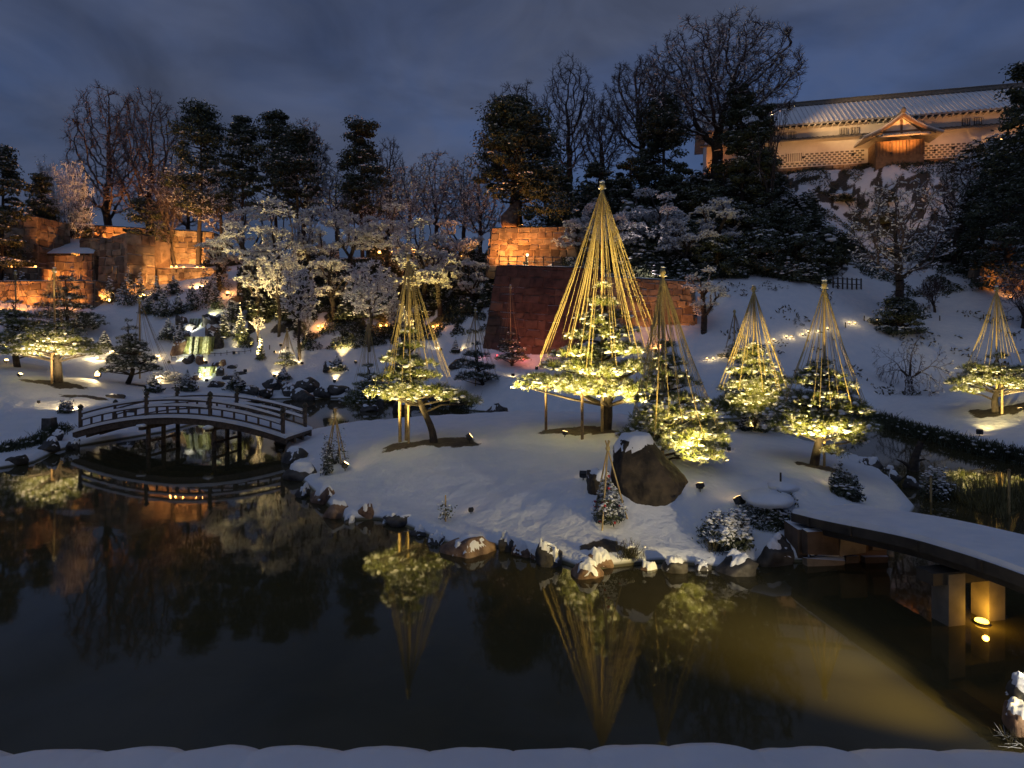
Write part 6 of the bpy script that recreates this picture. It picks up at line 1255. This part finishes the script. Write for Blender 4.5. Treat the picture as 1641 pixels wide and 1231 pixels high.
# far snow
for i, (px, py, p_, gl_) in enumerate(((510, 527, 16, 'glow_orange'), (517, 527, 16, 'glow_orange'), (610, 527, 16, 'glow_orange'), (619, 527, 16, 'glow_orange'), (694, 530, 16, 'glow_orange'), (701, 530, 16, 'glow_orange'))):
    l_ = hit(px, py); ground_lamp(l_[0], l_[1], p_, ORANGE, 'orange path lamp at the foot of the thicket, %s' % ('first from the left', 'second from the left', 'third from the left', 'fourth from the left', 'fifth from the left', 'last on the right')[i], gl_, 'orange path lamps', 1.3)
for i, (px, py, tx, ty, p_) in enumerate(((440, 606, 447, 592, 170), (484, 590, 462, 570, 130), (536, 617, 540, 598, 90), (440, 568, 460, 566, 60), (706, 565, 690, 556, 60), (735, 568, 745, 560, 60), (222 + 600, 605, 815, 590, 70))):
    l_ = hit(px, py); t_ = hit(tx, ty); flood(l_[0], l_[1], (t_[0], t_[1], t_[2] + .35), p_, WARM, 'small floodlight on the far snow, %s' % ('below the golden rope cone', 'right of the golden rope cone', 'in front of the broad black rock', 'left of the golden rope cone', 'right of the left rope cone', 'second right of the left rope cone', 'behind the standing black rocks')[i], size=85, s=.9, group='small floodlights on the far snow')
for i, (px, py, c, gl_) in enumerate(((772, 572, (1, .45, .5), 'glow_red'), (797, 576, (1, .3, .3), 'glow_red'), (838, 581, (1, .12, .25), 'glow_red'))):
    l_ = hit(px, py); ground_lamp(l_[0], l_[1], 1.3, c, 'reddish lamp on the snow below the great red wall, %s' % ('leftmost', 'middle', 'rightmost and reddest')[i], gl_, 'reddish lamps', 1.0)
# lamp row on the knoll
ROW = [(1133, 580), (1143, 578), (1154, 574), (1161, 572), (1179, 567), (1187, 566), (1232, 553), (1240, 551), (1260, 546), (1268, 544), (1286, 540), (1295, 538), (1312, 533), (1326, 531), (1361, 525), (1370, 524), (1396, 521), (1404, 519)]
for i, (px, py) in enumerate(ROW):
    l_ = hit(px, py); ground_lamp(l_[0], l_[1], 2.2, WARM, 'low path lamp in the row climbing the snowy knoll, %s from the left' % ORD[i], 'glow_row', 'lamp row on the knoll', .8)
# lit grove and thicket
for px, Y, tp_, pw, c, lb_ in ((393, 53, (px2(435, 65), 65, 17.5), 5200, (1, .68, .22), 'floodlight under the broad cream lit trees'), (668, 55, (px2(680, 63), 63, 17.5), 3600, (1, .7, .18), 'floodlight below the yellow lit layered tree'), (545, 55, (px2(562, 67), 67, 18), 1800, (1, .7, .25), 'floodlight in the middle of the thicket slope'), (450, 57.5, (px2(450, 59.5), 59.5, 11.5), 160, (1, .78, .34), 'floodlight under the slim upswept fan tree'), (570, 54.5, (px2(580, 56.5), 56.5, 9), 420, WARM, 'floodlight under the golden bough of the dark trunked small tree'), (375, 56, (px2(385, 66), 66, 16), 700, (1, .74, .3), 'floodlight at the left end of the lit grove'), (1035, 55.5, (px2(1035, 60), 60, 15.5), 700, (1, .8, .75), 'floodlight behind the tallest pine aimed at the pinkish trees')):
    flood(px2(px, Y), Y, tp_, pw, c, lb_, size=50 if pw > 1800 else 70, group='floodlights on the slope')
# stone walls
for px, Y, tx, ty, tz_, pw, lb_ in ((228, 66.0, 228, 69, 14, 4160, 'orange uplight before the bright square tower'), (175, 64.8, 172, 68.5, 13.5, 2448, 'orange uplight at the left foot of the square tower'), (108, 66.8, 105, 70, 12.5, 1632, 'orange uplight on the wall below the snow bank'), (30, 66.4, 20, 70, 14, 2448, 'orange uplight on the tall left wall block'), (90, 60.5, 90, 64, 9.5, 1360, 'orange uplight on the lowest left wall'), (15, 60, 15, 63.5, 9.5, 1360, 'orange uplight at the far left of the lowest wall'), (120, 75.5, 150, 80, 20, 7072, 'orange uplight behind the snow bank on the long wall'), (290, 73.5, 270, 79, 19, 4080, 'orange uplight on the long wall right of the tower'), (320, 68, 310, 71, 12.5, 816, 'orange uplight on the low wall right of the tower'),
                                 (840, 58.6, 842, 63, 16, 850, 'orange uplight on the upper wall above the great red wall'), (815, 59.5, 815, 63, 16, 1190, 'orange uplight at the left of the upper wall'), (818, 67.4, 818, 69, 19.5, 850, 'orange uplight on the glowing wall stub'), (1050, 47.5, 1050, 51.5, 8, 510, 'orange uplight on the rough wall behind the right rope cone'), (860, 49.5, 850, 54.5, 7, 420, 'dim red uplight on the great red wall'), (1620, 53.3, 1620, 55.5, 12, 260, 'orange uplight on the dim wall at the right edge'), (45, 60.8 + 12, 5, 66, 20, 1530, 'orange uplight below the far left evergreen'), (120, 73, 110, 76, 21, 1904, 'orange uplight below the pinkish frosted tree')):
    X = px2(px, Y); z_off = 0
    if Y > 58 and 800 < px < 900 and Y < 63: z_off = max(0, zpx(424, 58) - gz(X, Y))
    c = (1, .27, .13) if 'dim red' in lb_ else ORANGE if 'tower' not in lb_ else (1, .45, .13)
    flood(X, Y, (px2(tx, ty), ty, tz_), pw, c, lb_, size=110, glow='glow_orange', group='orange wall uplights', dz=z_off)
CA = [(12, 430, 66.2), (5, 430, 66.2), (270, 430, 70.9), (278, 430, 70.9), (290, 431, 71), (312, 431, 71.2), (322, 431, 71.2), (50, 430, 66.2)]
for i, (px, py, Y) in enumerate(CA):
    ground_lamp(px2(px, Y), Y + .6, 18, ORANGE, 'candle lamp on a low stone wall, %s' % ('second at the far left', 'leftmost of all', 'first right of the tower', 'second right of the tower', 'third right of the tower', 'fourth right of the tower', 'last right of the tower', 'third at the far left')[i], 'glow_orange', 'candle lamps on the low walls', 1.2, z=zpx(py, Y) + .1)
for i, (px, py, Y) in enumerate(((608, 404, 75), (628, 404, 75), (634, 405, 75), (640, 403, 75), (738, 416, 73), (752, 413, 73), (758, 413, 73), (365, 472, 66))):
    X = px2(px, Y); ground_lamp(X, Y, 40, ORANGE, 'orange lamp glowing at the top of the thicket slope, %s from the left' % ORD[i] if i < 7 else 'single orange lamp among the young firs left of the thicket', 'glow_orange', 'orange lamps under the grove', 2.0, z=max(gz(X, Y), zpx(py, Y) - .3))
l_ = G(663, 70); H = zpx(402, 70) - l_[2]; r = thing('post_lantern', 'round orange lantern on a post at the top of the thicket slope', 'lamp', l_); mb = MB(); mb.tube([(0, 0, -.2), (0, 0, H - .25)], .06, 7); mb.obj('post', M['fence'], r); mb = MB(); mb.lathe([(.12, -.25), (.25, -.1), (.27, .05), (.2, .2), (.08, .26)], (0, 0, H), 12); mb.obj('lamp_glass', M['glow_orange'], r, True); o = light('POINT', (0, 0, 0), None, 120, ORANGE, None, rad=.1); o.parent = r; o.location = (0, -.5, H)
l_ = (px2(845, 58.6), 58.6, zpx(426, 58.6)); r = thing('bollard_lamp', 'lit bollard lamp on the walkway above the great red wall', 'lamp', l_); mb = MB(); mb.tube([(0, 0, -.4), (0, 0, 1.0)], .08, 8); mb.obj('post', M['black_metal'], r); mb = MB(); mb.lathe([(.1, 1.0), (.12, 1.08), (.1, 1.16)], (0, 0, 0), 8); mb.obj('lamp_glass', M['glow_warm'], r); mb = MB(); mb.lathe([(.16, 1.16), (.1, 1.24), (.02, 1.28)], (0, 0, 0), 8); mb.obj('cap', M['black_metal'], r); o = light('POINT', (0, 0, 0), None, 120, WARM, None, rad=.08); o.parent = r; o.location = (0, -.35, 1.1)
# castle floodlights, on the slope in front of the building
CFL = [(-1, 260, 'at the very left end of the building', (1, .32, .06)), (5.5, 200, 'near the left end', (1, .38, .09)), (12, 200, 'left of the porch', (1, .45, .12)), (18, 200, 'just left of the porch', (1, .40, .09)), (29.5, 200, 'just right of the porch', (1, .37, .08)), (35.5, 200, 'right of the porch', (1, .42, .11)), (42, 200, 'far right', (1, .38, .09))]
for i, (x, pw, w_, c) in enumerate(CFL):
    a_ = cw(x, -4.6, 0); flood(a_[0], a_[1], cw(x, 0, 3.6), pw, c, 'castle floodlight on the hilltop snow, %s' % w_, size=118, s=1.2, glow='glow_orange', group='castle floodlights', dz=max(0, 29.1 - gz(a_[0], a_[1])))
for x, w_ in ((21.6, 'left'), (26.4, 'right')):
    a_ = cw(x, -7.2, 0); flood(a_[0], a_[1], cw(24, -3.3, 3.3), 1700, (1, .36, .08), 'orange floodlight on the snow below the %s of the castle porch' % w_, size=62, s=1.0, glow='glow_orange', group='castle floodlights', dz=max(.3, 28.2 - gz(a_[0], a_[1])))
a_ = G(1420, 61); flood(a_[0], a_[1], cw(24, 0, 6), 1700, (1, .48, .17), 'big floodlight among the bushes of the castle slope', size=66, s=1.5, glow='glow_orange', group='castle floodlights', dz=1.0)
a_ = (px2(1218, 75.5), 75.5); zt_ = zpx(188, 75.5)
flood(a_[0], a_[1], (54, 82.5, 37.3), 5200, (1, .58, .25), 'floodlight high among the dark evergreens, raking the castle roof', size=46, s=1.0, glow='glow_orange', group='castle floodlights', dz=zt_ - gz(*a_))
l_ = G(1238, 64.2); flood(l_[0] - .6, l_[1], (px2(1241, 66), 66, l_[2] + 6), 260, ORANGE, 'orange lamp at the foot of the orange lit trunk', size=50, glow='glow_orange')
# bottom right: lamp beyond the frame, its rock and the amber lamp between the bridge piers
r = flood(7.6, 7.55, (1.0, 15.5, .6), 700, (1, .8, .46), 'strong floodlight on the near bank at the bottom right corner', size=52, s=1.1, glow='glow_white', dz=.5)
light('POINT', (6.75, 7.2, .7), None, 14, (1, .85, .6), r, rad=.1)
light('SPOT', (7.7, 6.0, 1.7), (3.7, 10.9, -.35), 1350, (1, .7, .14), r, 36, 1.0, .05)
r = thing('pier_lamp', 'amber lamp glowing at the waterline between the flat bridge piers', 'lamp', (8.7, 10.98, .0)); mb = MB(); mb.lathe([(.13, -.05), (.15, 0), (.13, .035)], (0, 0, 0), 14); mb.obj('housing', M['black_metal'], r, True); mb = MB(); mb.lathe([(.11, .03), (.1, .06), (.04, .075)], (0, 0, 0), 14); mb.obj('lamp_glass', M['glow_amber'], r, True)
light('POINT', (8.68, 10.86, .22), None, 7, (1, .5, .05), r, rad=.05)
